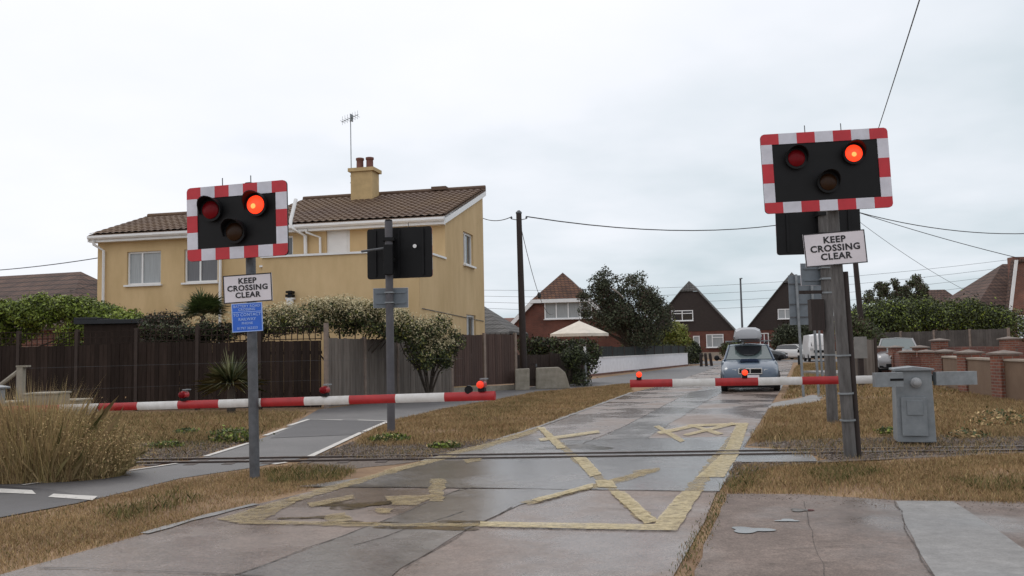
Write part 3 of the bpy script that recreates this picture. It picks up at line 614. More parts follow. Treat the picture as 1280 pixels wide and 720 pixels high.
def window(parent, a0, a1, z0, z1, pos, axis='y', face=-1, mull=(.5,), trans=(), glass=None, fw=.055, sill=True, dep=.03, frame=None, name='window', topbar=0):
    """pos = plane of the glass; frame stands 'dep' proud of it"""
    def bx(mb, p0, p1, q0, q1, d0, d1):
        if axis == 'y': ys = sorted((pos+face*d0, pos+face*d1)); mb.box(p0, p1, ys[0], ys[1], q0, q1)
        else: xs = sorted((pos+face*d0, pos+face*d1)); mb.box(xs[0], xs[1], p0, p1, q0, q1)
    mb = MB(); wd = a1-a0
    bx(mb, a0, a1, z0, z0+fw, 0, dep); bx(mb, a0, a1, z1-fw, z1, 0, dep); bx(mb, a0, a0+fw, z0+fw, z1-fw, 0, dep); bx(mb, a1-fw, a1, z0+fw, z1-fw, 0, dep)
    for m_ in mull: bx(mb, a0+wd*m_-fw/2, a0+wd*m_+fw/2, z0+fw, z1-fw, 0, dep+.002)
    for (f0, f1, zz) in trans: bx(mb, a0+wd*f0+fw/2, a0+wd*f1-fw/2, z0+(z1-z0)*zz-fw*.4, z0+(z1-z0)*zz+fw*.4, 0, dep+.001)
    wdw = mb.build(name, frame or M_white, parent)
    mb = MB(); bx(mb, a0+.01, a1-.01, z0+.01, z1-.01, -.02, .008); mb.build('pane', glass or M_glass, wdw)
    if sill:
        mb = MB(); bx(mb, a0-.06, a1+.06, z0-.06, z0-.002, -.0, dep+.16); mb.build('sill', M_white, wdw)
    return wdw
LW = -12.25; H0 = 5.62   # wall height at facade
SL = .34
holesF = [(-11.12, -9.84, 3.82, 4.93), (-8.97, -7.75, 3.82, 4.92), (-6.15, -5.08, 4.28, 5.2), (-3.93, -3.13, 3.3, 5.4), (-2.36, -.95, 4.35, 5.42)]
mb = MB(); wall(mb, LW, 0, 0, H0-.12, holesF, 0)
holesG = [(2.02, 3.22, 4.27, 5.36), (2.25, 3.4, 1.25, 2.62)]
wall(mb, -2.45, 0, 0, 4.22, [], 0, 'x', 1); wall(mb, 0, 4.6, 0, H0-.12, holesG, 0, 'x', 1)
mb.add([(0, 0, H0-.12), (0, 4.6, H0-.12), (0, 4.6, H0-.1+4.6*SL)], [(0, 1, 2)])
mb.add([(-7, 4.6, 0), (0, 4.6, 0), (0, 4.6, H0-.1+4.6*SL), (-7, 4.6, H0-.1+4.6*SL)], [(0, 1, 2, 3)])
mb.add([(LW, 2.8, 0), (-7, 2.8, 0), (-7, 2.8, H0-.1+2.8*SL), (LW, 2.8, H0-.1+2.8*SL)], [(0, 1, 2, 3)])
mb.add([(LW, 0, 0), (LW, 2.8, 0), (LW, 2.8, H0-.1+2.8*SL), (LW, 0, H0-.12)], [(0, 1, 2, 3)])
mb.add([(-7, 2.8, 0), (-7, 4.6, 0), (-7, 4.6, H0-.1+4.6*SL), (-7, 2.8, H0-.1+2.8*SL)], [(0, 1, 2, 3)])
mb.build('wall', M_render, yh, fix=False)
mb = MB(); BX = -4.8
mb.box(BX, -.003, -2.45, -2.25, 0, 4.22); mb.box(BX, BX+.2, -2.249, -.003, 0, 4.22); mb.box(-.2, -.004, -2.249, -.003, 0, 4.21); mb.box(BX+.2, -.2, -2.249, -.003, 3.0, 3.2)
mb.build('balcony_wall', M_render, yh)
mb = MB(); mb.box(BX-.04, .04, -2.5, -2.2, 4.221, 4.28); mb.box(-.24, .04, -2.199, -.002, 4.221, 4.28); mb.box(BX-.04, BX+.24, -2.199, -.002, 4.221, 4.28); mb.build('parapet_coping', M_white, yh)
for h, kw in ((holesF[0], dict(mull=(.42,), glass=M_curtain)), (holesF[1], dict(mull=(.45,), glass=mat('dim_curtain_glass', (.12, .12, .13), .12, .2, 3, stretch=(9, 9, .4)))), (holesF[2], dict(mull=(.5,))), (holesF[4], dict(mull=(.33, .66), frame=mat('brown_frame', (.25, .12, .06), .5)))):
    window(yh, h[0], h[1], h[2], h[3], .12, dep=.05, **kw)
for h, kw in ((holesG[0], dict(mull=(.35,), glass=M_glass)), (holesG[1], dict(mull=(.35,), glass=M_glass))):
    window(yh, h[0], h[1], h[2], h[3], -.12, 'x', 1, dep=.05, fw=.07, **kw)
# white balcony door
mb = MB(); h = holesF[3]; mb.box(h[0], h[1], .06, .12, h[2], h[3])
for k in range(2):
    zc = h[2]+.15+k*1.0; mb.box(h[0]+.12, h[1]-.12, .045, .059, zc, zc+.85)
dr = mb.build('balcony_door', M_white, yh)
mb = MB(); mb.box(h[0]+.06, h[0]+.09, .02, .059, 4.2, 4.35); mb.build('handle', M_chrome, dr)
# pantile roof with real corrugation
def pantile(x0, x1, y0, z0, y1, name='roof'):
    P, A_, C_ = .24, .019, .34
    nx = int((x1-x0)/P*6); Lr = math.hypot(y1-y0, (y1-y0)*SL); ny = int(Lr/C_); vs = []; fs = []
    th = math.atan(SL); nrm = (-math.sin(th), math.cos(th))
    rows = []
    for j in range(ny+1):
        rows.append((j*C_, .028)); rows.append((min(j*C_+C_-.001, Lr), .0)) if j < ny else None
    for (s_, up_) in rows:
        for i in range(nx+1):
            x = x0+(x1-x0)*i/nx; wv = abs(math.sin(math.pi*(x-x0)/P))**1.5*A_*1.6 + up_
            vs.append((x, y0+s_*math.cos(th)+nrm[0]*wv, z0+s_*math.sin(th)+nrm[1]*wv))
    W_ = nx+1
    for j in range(len(rows)-1):
        for i in range(nx): fs.append((j*W_+i, j*W_+i+1, (j+1)*W_+i+1, (j+1)*W_+i))
    mb = MB(); mb.add(vs, fs); mb.T = Matrix.Identity(4)
    # underside slab
    zt = z0+(y1-y0)*SL
    mb.add([(x0, y0, z0-.01), (x1, y0, z0-.01), (x1, y1, zt-.01), (x0, y1, zt-.01), (x0, y0, z0-.09), (x1, y0, z0-.09), (x1, y1, zt-.09), (x0, y1, zt-.09)], [(0, 1, 2, 3), (4, 5, 6, 7), (0, 1, 5, 4), (1, 2, 6, 5), (2, 3, 7, 6), (3, 0, 4, 7)])
    return mb.build(name, M_pantile, yh, fix=False)
ZE = H0-.32*SL+.02
rf = pantile(-7.0, .1, -.32, ZE, 4.68); pantile(LW-.12, -7.0, -.32, ZE, 2.85)
mb = MB(); mb.tube([(-7.02, 4.7, ZE+5.02*SL+.03), (.08, 4.7, ZE+5.02*SL+.03)], .09, 8); mb.build('ridge', M_pantile, rf, smooth=True)
mb = MB(); mb.box(-1.9, -1.35, 4.5, 4.85, ZE+5.02*SL+.02, ZE+5.02*SL+.15); mb.build('ridge_vent', M_pantile, rf)
mb = MB(); mb.tube([(LW-.12, 2.87, ZE+3.2*SL+.01), (-7.02, 2.87, ZE+3.2*SL+.01)], .09, 8); mb.build('ridge', M_pantile, rf, smooth=True)
# fascia, gutter, bargeboards, soffit
mb = MB(); mb.box(LW-.1, .1, -.30, -.27, ZE-.26, ZE-.1); mb.box(LW-.1, .02, -.269, -.002, ZE-.255, ZE-.235); mb.build('fascia', M_white, yh)
mb = MB(); mb.prism_x([(-.42, ZE-.05), (-.42, ZE-.12), (-.38, ZE-.17), (-.31, ZE-.17), (-.31, ZE-.05), (-.33, ZE-.05), (-.33, ZE-.15), (-.40, ZE-.13), (-.40, ZE-.05)], LW-.1, .09); mb.build('gutter', M_white, yh)
mb = MB(); mb.prism_x([(-.33, ZE-.27), (4.72, ZE-.27+5.05*SL), (4.72, ZE-.03+5.05*SL), (-.33, ZE-.03)], .06, .10); mb.build('bargeboard', M_white, yh)
mb = MB(); mb.prism_x([(-.33, ZE-.25), (2.88, ZE-.25+3.2*SL), (2.88, ZE-.03+3.2*SL), (-.33, ZE-.03)], LW-.14, LW-.1); mb.build('bargeboard', M_white, yh)
def pipe(pts, r=.045): m_ = MB(); m_.tube(pts, r, 8); return m_.build('downpipe', M_white, yh, smooth=True)
pipe([(-4.95, -.05, 6.35), (-4.95, -.4, 5.62), (-4.93, -.45, 5.4), (-4.6, -.1, 5.15), (-4.58, -.08, 3.2)], .06)
pipe([(-4.45, -.36, 5.33), (-4.45, -.34, 5.22), (-4.1, -.09, 5.08), (-4.08, -.08, 3.2)], .04)
pipe([(-12.15, -.36, 5.33), (-12.15, -.34, 5.2), (-11.95, -.09, 5.0), (-11.95, -.08, 0.1)], .045)
pipe([(-7.62, -.36, 5.33), (-7.6, -.09, 5.1), (-7.6, -.08, .1)], .05)
mb = MB(); mb.box(-4.68, -3.85, 3.7, 4.35, 6.6, 7.95); mb.box(-4.76, -3.77, 3.62, 4.43, 7.951, 8.08); ch = mb.build('chimney', M_chim, yh)
for x in (-4.45, -4.07):
    mb = MB(); mb.lathe([(.15, 0), (.13, .05), (.125, .33), (.15, .35), (.15, .42), (.12, .43), (.1, .3)], (x, 4.02, 8.081), 12); mb.build('chimney_pot', M_terra, ch, smooth=True)
mb = MB(); mb.tube([(-4.78, 4.0, 7.3), (-4.80, 4.0, 9.95)], .018, 6)
mb.tube([(-5.15, 4.0, 9.9), (-4.45, 3.9, 10.1)], .012, 5)
for k in range(7):
    x = -5.12+k*.1; z = 9.91+k*.028; mb.tube([(x, 4-.2, z), (x, 4+.2, z)], .006, 4); mb.tube([(x, 4, z-.12), (x, 4, z+.2)], .006, 4)
mb.box(-4.78, -4.74, 4.0-.1, 4.1, 9.9, 10.15); mb.box(-4.82, -4.68, 3.97, 4.03, 7.6, 7.63); mb.box(-4.82, -4.68, 3.97, 4.03, 7.85, 7.88)
mb.build('television_aerial', M_galv, ch)
mb = MB(); mb.lathe([(.10, 0), (.10, .2)], (-3.87, -2.56, 2.80), 10); mb.box(-3.99, -3.75, -2.62, -2.46, 2.98, 3.03); f_ = mb.build('flue', M_white, yh)
mb = MB(); mb.box(-3.97, -3.77, -2.66, -2.46, 3.05, 3.12); mb.box(-3.96, -3.78, -2.66, -2.46, 3.16, 3.22); mb.lathe([(.07, 0), (.07, .2)], (-3.87, -2.56, 3.03), 8); mb.build('cowl', M_black, f_)
mb = MB(); mb.tube([(.02, -2.3, 2.62), (.02, .5, 2.55), (.02, 4.4, 2.45)], .012, 5); mb.build('cable', M_galvd, yh)
# ================================================================== OTHER HOUSES
def roof_y(mb, W, Lf, he, hr, o=.3, hc=None, s=1.2, hcb=None, th=.16):
    """pitched roof, ridge along y; hc: height where the front gable is clipped by a hip (he = full hip)"""
    hw = W/2+o; sl = (hr-he)/(W/2); ze = he-o*sl; y0, y1 = -Lf/2-o, Lf/2+o
    def pts(dz):
        A = {'el0': (-hw, y0, ze), 'el1': (-hw, y1, ze), 'er0': (hw, y0, ze), 'er1': (hw, y1, ze)}
        A['r0'] = (0, y0+(s if hc is not None else 0), hr); A['r1'] = (0, y1-(s if hcb is not None else 0), hr)
        for k, c_, y in (('0', hc, y0), ('1', hcb, y1)):
            if c_ is not None: wc = (hr-c_)/sl; A['cl'+k] = (-wc, y, c_); A['cr'+k] = (wc, y, c_)
        return {k: (v[0], v[1], v[2]-dz) for k, v in A.items()}
    names = list(pts(0)); T0 = pts(0); T1 = pts(th); idx = {k: i for i, k in enumerate(names)}; n = len(names)
    left = ['el0'] + (['cl0'] if hc is not None else []) + ['r0', 'r1'] + (['cl1'] if hcb is not None else []) + ['el1']
    right = ['er0'] + (['cr0'] if hc is not None else []) + ['r0', 'r1'] + (['cr1'] if hcb is not None else []) + ['er1']
    tris = ([['cl0', 'cr0', 'r0']] if hc is not None else []) + ([['cl1', 'cr1', 'r1']] if hcb is not None else [])
    F = []
    for loop in [left, right]+tris: F.append([idx[k] for k in loop]); F.append([idx[k]+n for k in loop])
    fr = ['el0'] + (['cl0', 'cr0'] if hc is not None else ['r0']) + ['er0']; bk = ['el1'] + (['cl1', 'cr1'] if hcb is not None else ['r1']) + ['er1']
    for e_ in (fr, bk, ['el0', 'el1'], ['er0', 'er1']):
        for a, b in zip(e_, e_[1:]): F.append([idx[a], idx[b], idx[b]+n, idx[a]+n])
    mb.add([T0[k] for k in names]+[T1[k] for k in names], F)
def house(name, label, loc, rz, W, Lf, he, hr, mw, mr, hc=None, s=1.2, hcb=None, o=.3, clad=None, cladz=None, barge=None, bw=.2):
    root = empty(name, loc, label, 'house', rz)
    sl = (hr-he)/(W/2); pts = [(-W/2, 0), (W/2, 0), (W/2, he-.17)]
    if hc is not None and hc > he: wc = (hr-hc)/sl; pts += [(wc, hc-.17), (-wc, hc-.17)]
    elif hc is None: pts += [(0, hr-.17)]
    pts += [(-W/2, he-.17)]
    mb = MB(); mb.prism_y(pts, -Lf/2, Lf/2); mb.build('wall', mw, root)
    if clad:
        cz = cladz; cp = [(-W/2+max(0, (cz-he)/sl), cz), (W/2-max(0, (cz-he)/sl), cz)]
        if cz < he: cp += [(W/2, he-.17)]
        if hc is not None: wc = (hr-hc)/sl; cp += [(wc-.02, hc-.2), (-wc+.02, hc-.2)]
        else: cp += [(0, hr-.2)]
        if cz < he: cp += [(-W/2, he-.17)]
        mb = MB(); mb.prism_y(cp, -Lf/2-.06, -Lf/2-.002); mb.build('cladding', clad, root)
    mb = MB(); roof_y(mb, W, Lf, he, hr, o, hc, s, hcb); mb.build('roof', mr, root)
    if barge:
        y = -Lf/2-o; hw = W/2+o; ze = he-o*sl
        top = ((hr-hc)/sl, hc) if hc is not None else (0, hr)
        for sg in (-1, 1):
            a = Vector((sg*hw, 0, ze)); b = Vector((sg*top[0], 0, top[1])); d = (b-a).normalized(); nn = Vector((-d.z, 0, d.x)); nn = nn if nn.z < 0 else -nn
            q = [a+nn*.02, b+nn*.02, b+nn*(bw+.02), a+nn*(bw+.02)]; mb = MB(); mb.prism_y([(p.x, p.z) for p in q], y-.03, y-.003); mb.build('bargeboard', barge, root)
        if hc is not None:
            mb = MB(); mb.box(-top[0]-.1, top[0]+.1, y-.1, y-.032, hc-bw, hc-.01); mb.build('fascia', barge, root)
    return root
# brick chalet with half-hipped gable, left of the tree
d_ = 66; bx_ = X(712, d_)
z_pk = D(708, 343, 68).z; z_cl = D(670, 374, d_).z; z_ev = D(640, 415, d_).z

bcx = X(702, d_); hr_b = D(708, 343, 70).z; Wb = 2*(hr_b-z_ev)
bh = house('brick_chalet', 'red brick chalet house with tiled half hip and white bargeboards left of the tree', (bcx+.83, d_+5.25, 0), R_(-9), Wb, 10, z_ev, hr_b, M_brickh, M_tiler, hc=z_cl, s=2.2, barge=M_white, bw=.28)
window(bh, X(681, d_)-bcx, X(681, d_)-bcx+3.6, D(700, 398.5, d_).z, D(700, 377, d_).z, -5.0, mull=(.25, .5, .75), glass=M_curtain, fw=.09, dep=.06)
# the two dark clad chalets down the road
d_ = 104
def chalet(cpx, pky, label, windows, rz, wd=10.6):
    cx = X(cpx, d_)+1.0; he = 3.1; pk = D(cpx, pky, d_).z
    h = house('dark_clad_chalet', label, (cx-math.sin(rz)*5.5, d_+5.5*math.cos(rz), 0), rz, wd, 11, he, pk+.6, M_brickh, M_tileg, hc=pk-.55, s=1.0, clad=M_clad, cladz=3.25)
    mb = MB(); mb.box(-wd/2-.04, wd/2+.04, -5.55, -5.502, 0, .75); mb.build('plinth', M_concr, h)
    for (a0, a1, b0, b1, kw) in windows: window(h, a0-1, a1-1, b0, b1, -5.57, fw=.1, dep=.07, **kw)
    h['group'] = 'dark clad chalets at the end of the road'; return h
W_ = lambda px: X(px, d_)
c1x, c2x = X(853, d_), X(983, d_)
chalet(853, 357, 'dark clad chalet house with steep roof beside the yellow green bush', [(W_(841)-c1x, W_(868)-c1x, 4.5, 5.75, dict(mull=(.5,), glass=M_dglass, trans=((0, 1, .7),))), (W_(883)-c1x, W_(904)-c1x, 1.3, 2.85, dict(mull=(.35,), glass=M_curtain, trans=((.35, 1, .75),))), (W_(867)-c1x, W_(875)-c1x, 1.5, 2.7, dict(mull=(), glass=M_curtain))], R_(-16))
chalet(983, 346, 'dark clad chalet house partly hidden by grey road signs', [(W_(975)-c2x, W_(993)-c2x, 4.5, 5.7, dict(mull=(.5,), glass=M_curtain)), (W_(952)-c2x, W_(963)-c2x, 1.4, 2.9, dict(mull=(.5,), glass=mat('red_curtain_glass', (.14, .03, .03), .2, .2, 2)))], R_(-19), 11.6)
# left bungalow roof behind hedge, tiny roof, roofs right of the yellow house, right bungalows
house('bungalow', 'bungalow with brown tiled roof behind the hedge at far left', (X(-20, 38), 42, 0), R_(72), 8, 11, 3.0, D(20, 338, 40).z, M_brick, M_tileb, hc=3.0, s=3.2, hcb=3.0, o=.4)
house('bungalow', 'dark slate roofed bungalow just left of the yellow house', (X(102, 62), 66, 0), R_(88), 8, 9, 3.2, D(110, 362, 62).z, M_brick, M_tileg, o=.3)
house('bungalow', 'bungalow with grey tiled roof right of the yellow house', (X(647, 51)-5.6, 54, 0), R_(82), 8.5, 11, 2.5, D(610, 377, 54).z, M_brick, M_tileg, hc=2.5, s=2.6, o=.3)
house('bungalow', 'distant bungalow with pale red roof between two houses', (X(640, 95), 98, 0), R_(80), 8, 14, 3.0, D(640, 396, 95).z, M_brick, M_tilered, o=.3)
house('bungalow', 'bungalow with dark hipped roof showing over the right hedge', (X(1181, 86), 88, 0), R_(84), 7, 7.5, 3.2, D(1180, 362, 88).z, M_brick, M_tileb, hc=3.2, hcb=3.2, s=2.8, o=.3)
hrb = empty('brick_bungalow', (X(1268, 60), 60, 0), 'brick bungalow with brown tiled roof and white bargeboard at right edge', 'house')
ox = X(1268, 60)
def rel(px, py, Y): p = D(px, py, Y); return (p.x-ox, Y-60, p.z)
mb = MB(); a = rel(1221, 380, 60); b = rel(1253, 330, 63.2)
mb.add([(a[0], 0, a[2]-.1), (4, 0, a[2]-.25), (4, 3.2, b[2]), (b[0], 3.2, b[2]), (a[0], 7, a[2]-.1), (4, 7, a[2]-.25)], [(0, 1, 2, 3), (0, 3, 4), (3, 2, 5, 4), (0, 4, 5, 1)])
mb.build('roof', M_tileb, hrb)
mb = MB(); mb.box(a[0]+.35, 3.8, .25, 6.8, 0, a[2]-.25); mb.build('wall', M_brick, hrb)
gz = D(1262, 388, 59.5).z
g0 = X(1262, 59.5)-ox
k_ = (D(1273, 328, 59.5).z-gz)/(X(1273, 59.5)-X(1262, 59.5))
mb = MB(); mb.prism_y([(g0+.18, 0), (6, 0), (9, gz+3.3), (g0+3.3/k_+.2, gz+3.3), (g0+.18, gz-.05)], -.45, -.01); mb.build('gable_wall', M_brick, hrb)
mb = MB(); mb.prism_y([(g0, gz-.1), (g0+.22, gz-.1), (g0+.22+3.4/k_, gz+3.4), (g0+3.4/k_, gz+3.4)], -.7, -.65); mb.build('bargeboard', M_white, hrb)
mb = MB(); mb.prism_y([(g0+.01, gz), (g0+3.4/k_, gz+3.45), (g0+3.4/k_+7, gz+3.45), (g0+3.4/k_+7, gz+3.25), (g0+3.4/k_+.2, gz+3.25), (g0+.2, gz-.2)], -.64, -.2); mb.build('gable_roof', M_tileb, hrb)
mb = MB(); mb.box(X(1273, 61)-ox, X(1300, 61)-ox, 1, 1.7, 4.5, D(1275, 321, 61).z); mb.build('chimney', M_brick, hrb)
window(hrb, X(1274, 59.5)-ox, X(1274, 59.5)-ox+1.8, 1.6, 3.1, -.45, mull=(.5,), glass=M_curtain, dep=.06)
# ================================================================== FENCES
def fence(label, p0, p1, h, mb_, mp, bay=1.83, bw=.1, trellis=0, tall=0, plinth=0, group=None, name='wooden_fence', lastpost=True, over=None):
    p0 = Vector((p0[0], p0[1], 0)); p1 = Vector((p1[0], p1[1], 0)); L_ = (p1-p0).length; rz = math.atan2(p1.y-p0.y, p1.x-p0.x)
    root = empty(name, p0, label, 'fence', rz, group); n = max(1, round(L_/bay)); bl = L_/n
    for i in range(n):
        b = MB(); x = i*bl+.06; e_ = (i+1)*bl-.06; hh = h+random.uniform(-.03, .03)
        while x < e_-.02:
            ww = min(bw*random.uniform(.9, 1.08), e_-x); off = random.uniform(-.006, .006); tz = hh+random.uniform(-.012, .012)
            b.box(x, x+ww-.008, -.022+off, -.004+off, .04+plinth, tz); x += ww
        b.box(i*bl+.06, e_, .0045, .045, .35, .43); b.box(i*bl+.06, e_, .0045, .045, hh-.35, hh-.27)
        b.build('board_panel', mb_, root)
        if plinth: b = MB(); b.box(i*bl+.06, e_, -.03, .01, 0, plinth); b.build('gravel_board', M_conc, root)
        if trellis:
            b = MB(); k = 0
            while i*bl+.06+k*.16 < e_: x = i*bl+.06+k*.16; b.box(x, x+.022, -.012, .0, hh+.01, hh+trellis); k += 1
            for q in range(3): z = hh+.03+q*(trellis-.05)/2; b.box(i*bl+.06, e_, -.024, -.0125, z, z+.022)
            b.build('trellis', mb_, root)
    for i in range(n+(1 if lastpost else 0)):
        b = MB(); b.box(i*bl-.045, i*bl+.045, -.05, .045, 0, (h+trellis+.05+(tall if i == 0 else 0))); b.build('post', mp, root)
    return root
F0 = G(405, 511); FL = G(-120, 516)
fence('long dark creosoted fence with trellis top at left', (FL.x, FL.y), (F0.x, F0.y), 1.78, M_fdark, M_fpostd, trellis=.36, bay=1.83, bw=.12, lastpost=False)
FM = G(565, 491.5); FE = G(645, 487)
fence('weathered grey board fence under the cream flowers', (F0.x+.06, F0.y), (FM.x, FM.y), 1.8, M_fgrey, M_fpost, bay=2.0, bw=.15, tall=.35, lastpost=False)
fence('brown stained panel fence with pale posts beside the lane', (FM.x, FM.y), (FE.x, FE.y), 1.98, M_fbrown, M_fpost, bay=1.15, bw=.1, plinth=.18)
# right side back fence
fence('grey weathered fence behind the parked car at right', D(1088, 440, 46).xy, D(1262, 440, 40).xy, 1.95, mat('dark_grey_boards', (.06, .05, .045), .85, .3, 2, c2=(.1, .088, .08), island=.2), M_fpost, bay=1.8, bw=.14)
# ================================================================== WALLS
def pillar(parent, x, y, h, w_=.45, m=None, cap=.07):
    b = MB(); b.box(x-w_/2, x+w_/2, y-w_/2, y+w_/2, 0, h); p = b.build('pillar', m or M_brick, parent)
    b = MB(); c0 = w_/2+.06
    b.add([(x-c0, y-c0, h+.001), (x+c0, y-c0, h+.001), (x+c0, y+c0, h+.001), (x-c0, y+c0, h+.001), (x-c0, y-c0, h+.04), (x+c0, y-c0, h+.04), (x+c0, y+c0, h+.04), (x-c0, y+c0, h+.04), (x, y, h+.04+cap)],
          [(3, 2, 1, 0), (0, 1, 5, 4), (1, 2, 6, 5), (2, 3, 7, 6), (3, 0, 4, 7), (4, 5, 8), (5, 6, 8), (6, 7, 8), (7, 4, 8)])
    b.build('cap', mat('brown_capstone', (.19, .155, .135), .85, .2, 6), p)
def gwall(name, label, pts, h, ph, mw=None, pw=.45, th=.12, pillars=True, cope=None, group=None, mp=None):
    base = Vector((pts[0][0], pts[0][1], 0)); root = empty(name, base, label, 'wall', group=group)
    P = [Vector((p[0], p[1], 0))-base for p in pts]
    for a, b_ in zip(P, P[1:]):
        L_ = (b_-a).length; b = MB(); b.T = Matrix.Translation(a) @ Matrix.Rotation(math.atan2(b_.y-a.y, b_.x-a.x), 4, 'Z')
        g = pw/2-.02 if pillars else 0; b.box(g, L_-g, -th, th, 0, h); b.build('panel', mw or M_brick, root)
        if cope:
            b = MB(); b.T = Matrix.Translation(a) @ Matrix.Rotation(math.atan2(b_.y-a.y, b_.x-a.x), 4, 'Z'); b.box(g, L_-g, -th-.03, th+.03, h+.001, h+.05); b.build('coping', cope, root)
    if pillars:
        for p in P: pillar(root, p.x, p.y, ph, pw, mp or M_brick)
    return root
M_panelb = mat('brown_rendered_panel', (.135, .085, .055), .85, .2, 2, c2=(.18, .12, .08), bump=.2)
gwall('garden_wall', 'brick pillared front wall with rendered panels right of the machine', [(X(1330, 18.5), 18.5), (X(1255, 21), 21), (X(1211, 24), 24), (X(1181, 27.5), 27.5)], .93, 1.08, M_panelb, cope=M_concr)
gwall('garden_wall', 'low brick wall with capped pillars in front of the parked car', [(X(1158, 31), 31), (X(1134, 31.5), 31.5)], .9, 1.05, M_brickd, .42)
gwall('garden_wall', 'short brick wall and pillar pair beside the driveway', [(X(1150, 33), 33), (X(1119, 36), 36), (X(1100, 37), 37)], 1.0, 1.2, M_brickd, .4)
gwall('garden_wall', 'dark brick side wall rising towards the right edge', [(X(1175, 34), 34), (X(1262, 31), 31), (X(1330, 30), 30)], 1.22, 1.45, M_brickd, .45)
# white low wall
W0 = G(735, 470.5); W1 = G(860, 457)
ww = empty('white_wall', W0, 'low white painted brick wall below the dark hedge', 'wall', math.atan2(W1.y-W0.y, W1.x-W0.x))
L_ = (W1-W0).length; mb = MB(); mb.box(0, L_, 0, .22, 0, .9); mb.build('panel', mat('white_brick_paint', (.78, .78, .82), .7, .08, 3, bump=.3), ww); mb = MB(); mb.box(-.02, L_+.02, -.03, .25, .901, .96); mb.build('coping', M_whitep, ww)
mb = MB(); mb.box(0, L_, -.025, -.002, 0, .1); mb.build('base_course', M_brickd, ww)
# far cream wall at the end of the road
fw_ = gwall('garden_wall', 'low cream wall at the far end of the road', [(X(905, 97), 97), (X(1045, 94), 94)], .8, 1, mat('cream_render', (.42, .39, .34), .85, .15, 1), pillars=False)
# concrete blocks at the lane
def block(label, pts, Y, dep):
    root = MB(); c = D(pts[0][0], 440, Y); q = [(D(px, py, Y).x-c.x, max(0, D(px, py, Y).z)) for px, py in pts]
    root.prism_y(q, 0, dep); o = root.build('concrete_block', M_conc, bevel=.03); o.location = (c.x, Y, 0); return tag(o, label, 'concrete block', 'concrete blocks at the garden gateway')
block('narrow upright lichen stained concrete block beside the fence end', [(644, 489), (662, 488), (662, 460.5), (644, 461.5)], 31, .5)
block('wide concrete block with a slanting right end', [(670, 487), (713, 485.5), (707, 466), (699, 459), (670, 460)], 31.6, .6)
# dark gate between blocks
gt = empty('garden_gate', (X(662, 31.9), 31.9, 0), 'black slatted gate between the two concrete blocks', 'gate')
mb = MB(); wd = X(671, 31.9)-X(662, 31.9)
for k in range(4): mb.box(k*wd/4+.01, (k+1)*wd/4-.01, 0, .03, .1, 1.15)
mb.build('gate_board', M_fpostd, gt); mb = MB(); mb.box(0, wd, .031, .06, .3, .38); mb.box(0, wd, .031, .06, .85, .93); mb.build('rail', M_fpostd, gt)
mb = MB(); mb.box(wd*.8, wd*.8+.05, -.03, -.002, .8, .9); mb.build('latch', M_galvd, gt)
# picket fence behind blocks
fence('low dark picket fence under the bushes past the pole', D(645, 440, 33.2).xy, D(728, 440, 35).xy, 1.25, M_fpostd, M_fpostd, bay=1.6, bw=.12, name='picket_fence')
# white/grey marker post by the wall
mk = empty('marker_post', (X(731, 35.5), 35.5, 0), 'slim grey post with white top beside the white wall', 'post')
mb = MB(); mb.tube([(0, 0, 0), (0, 0, 1.0)], .05, 8); mb.build('shaft', M_galv, mk); mb = MB(); mb.tube([(0, 0, 1.001), (0, 0, 1.5)], .055, 8); mb.build('white_top', M_white, mk)
# wooden bollards
for i, (px, tl) in enumerate(((876, 0), (882.5, -.06), (889, -.12))):
    Y = 63+i*.6; b = MB(); b.prism_x([(-.09, 0), (.09, 0), (.09, .75), (0, .95), (-.09, .85)], -.09, .09); o = b.build('bollard', M_pole, bevel=.01)
    o.location = (X(px, Y), Y, 0); o.rotation_euler = (0, tl, 0)
    tag(o, ['left upright', 'middle slightly tilted', 'right leaning'][i] + ' dark wooden bollard of three beyond the white wall', 'bollard', 'wooden bollards beyond the white wall')
b = MB(); b.lathe([(.12, 0), (.12, .95), (.09, 1.08), (.03, 1.1)], (0, 0, 0), 12); rb = empty('traffic_bollard', (X(999, 60), 60, 0), 'black bollard with white band at the verge tip', 'bollard'); b.build('bollard_body', M_black, rb, smooth=True)
b = MB(); b.lathe([(.123, .7), (.123, .88)], (0, 0, 0), 12); b.build('white_band', M_white, rb)
# ================================================================== POLES AND CABLES
def pole(label, px, Y, ptx, pty, r, m=M_pole, name='telegraph_pole', fit=True):
    t = D(ptx, pty, Y); root = empty(name, (X(px, Y), Y, 0), label, 'pole'); rx = t.x-X(px, Y)
    b = MB(); b.tube([(0, 0, 0), (rx*.5, 0, t.z*.5), (rx, 0, t.z)], [r, r*.9, r*.75], 10); b.build('shaft', m, root, smooth=True)
    if fit:
        b = MB(); b.lathe([(r*.85, 0), (r*.85, .05), (r*.3, .12)], (rx, 0, t.z+.001), 10)
        for s_ in (-1, 1): b.tube([(rx, 0, t.z-.25), (rx+s_*.28, -.02, t.z-.2)], .015, 5); b.lathe([(.03, 0), (.04, .05), (.02, .1)], (rx+s_*.28, -.02, t.z-.2), 6)
        b.build('insulator_bracket', M_galvd, root)
    return t
t1 = pole('tall dark telegraph pole behind the brown fence end', 654.5, 32.6, 648.5, 267, .135)
t2 = pole('tarred telegraph pole behind the right crossing signal', 1081, 47, 1063, 262, .16)
b = MB(); t3 = D(925.5, 349, 92); root = empty('lamp_column', (X(929, 92), 92, 0), 'thin grey lamp column rising between the dark chalets', 'lamp post'); b.tube([(0, 0, 0), (t3.x-X(929, 92), 0, t3.z)], [.13, .09], 8); b.build('shaft', M_galvd, root)
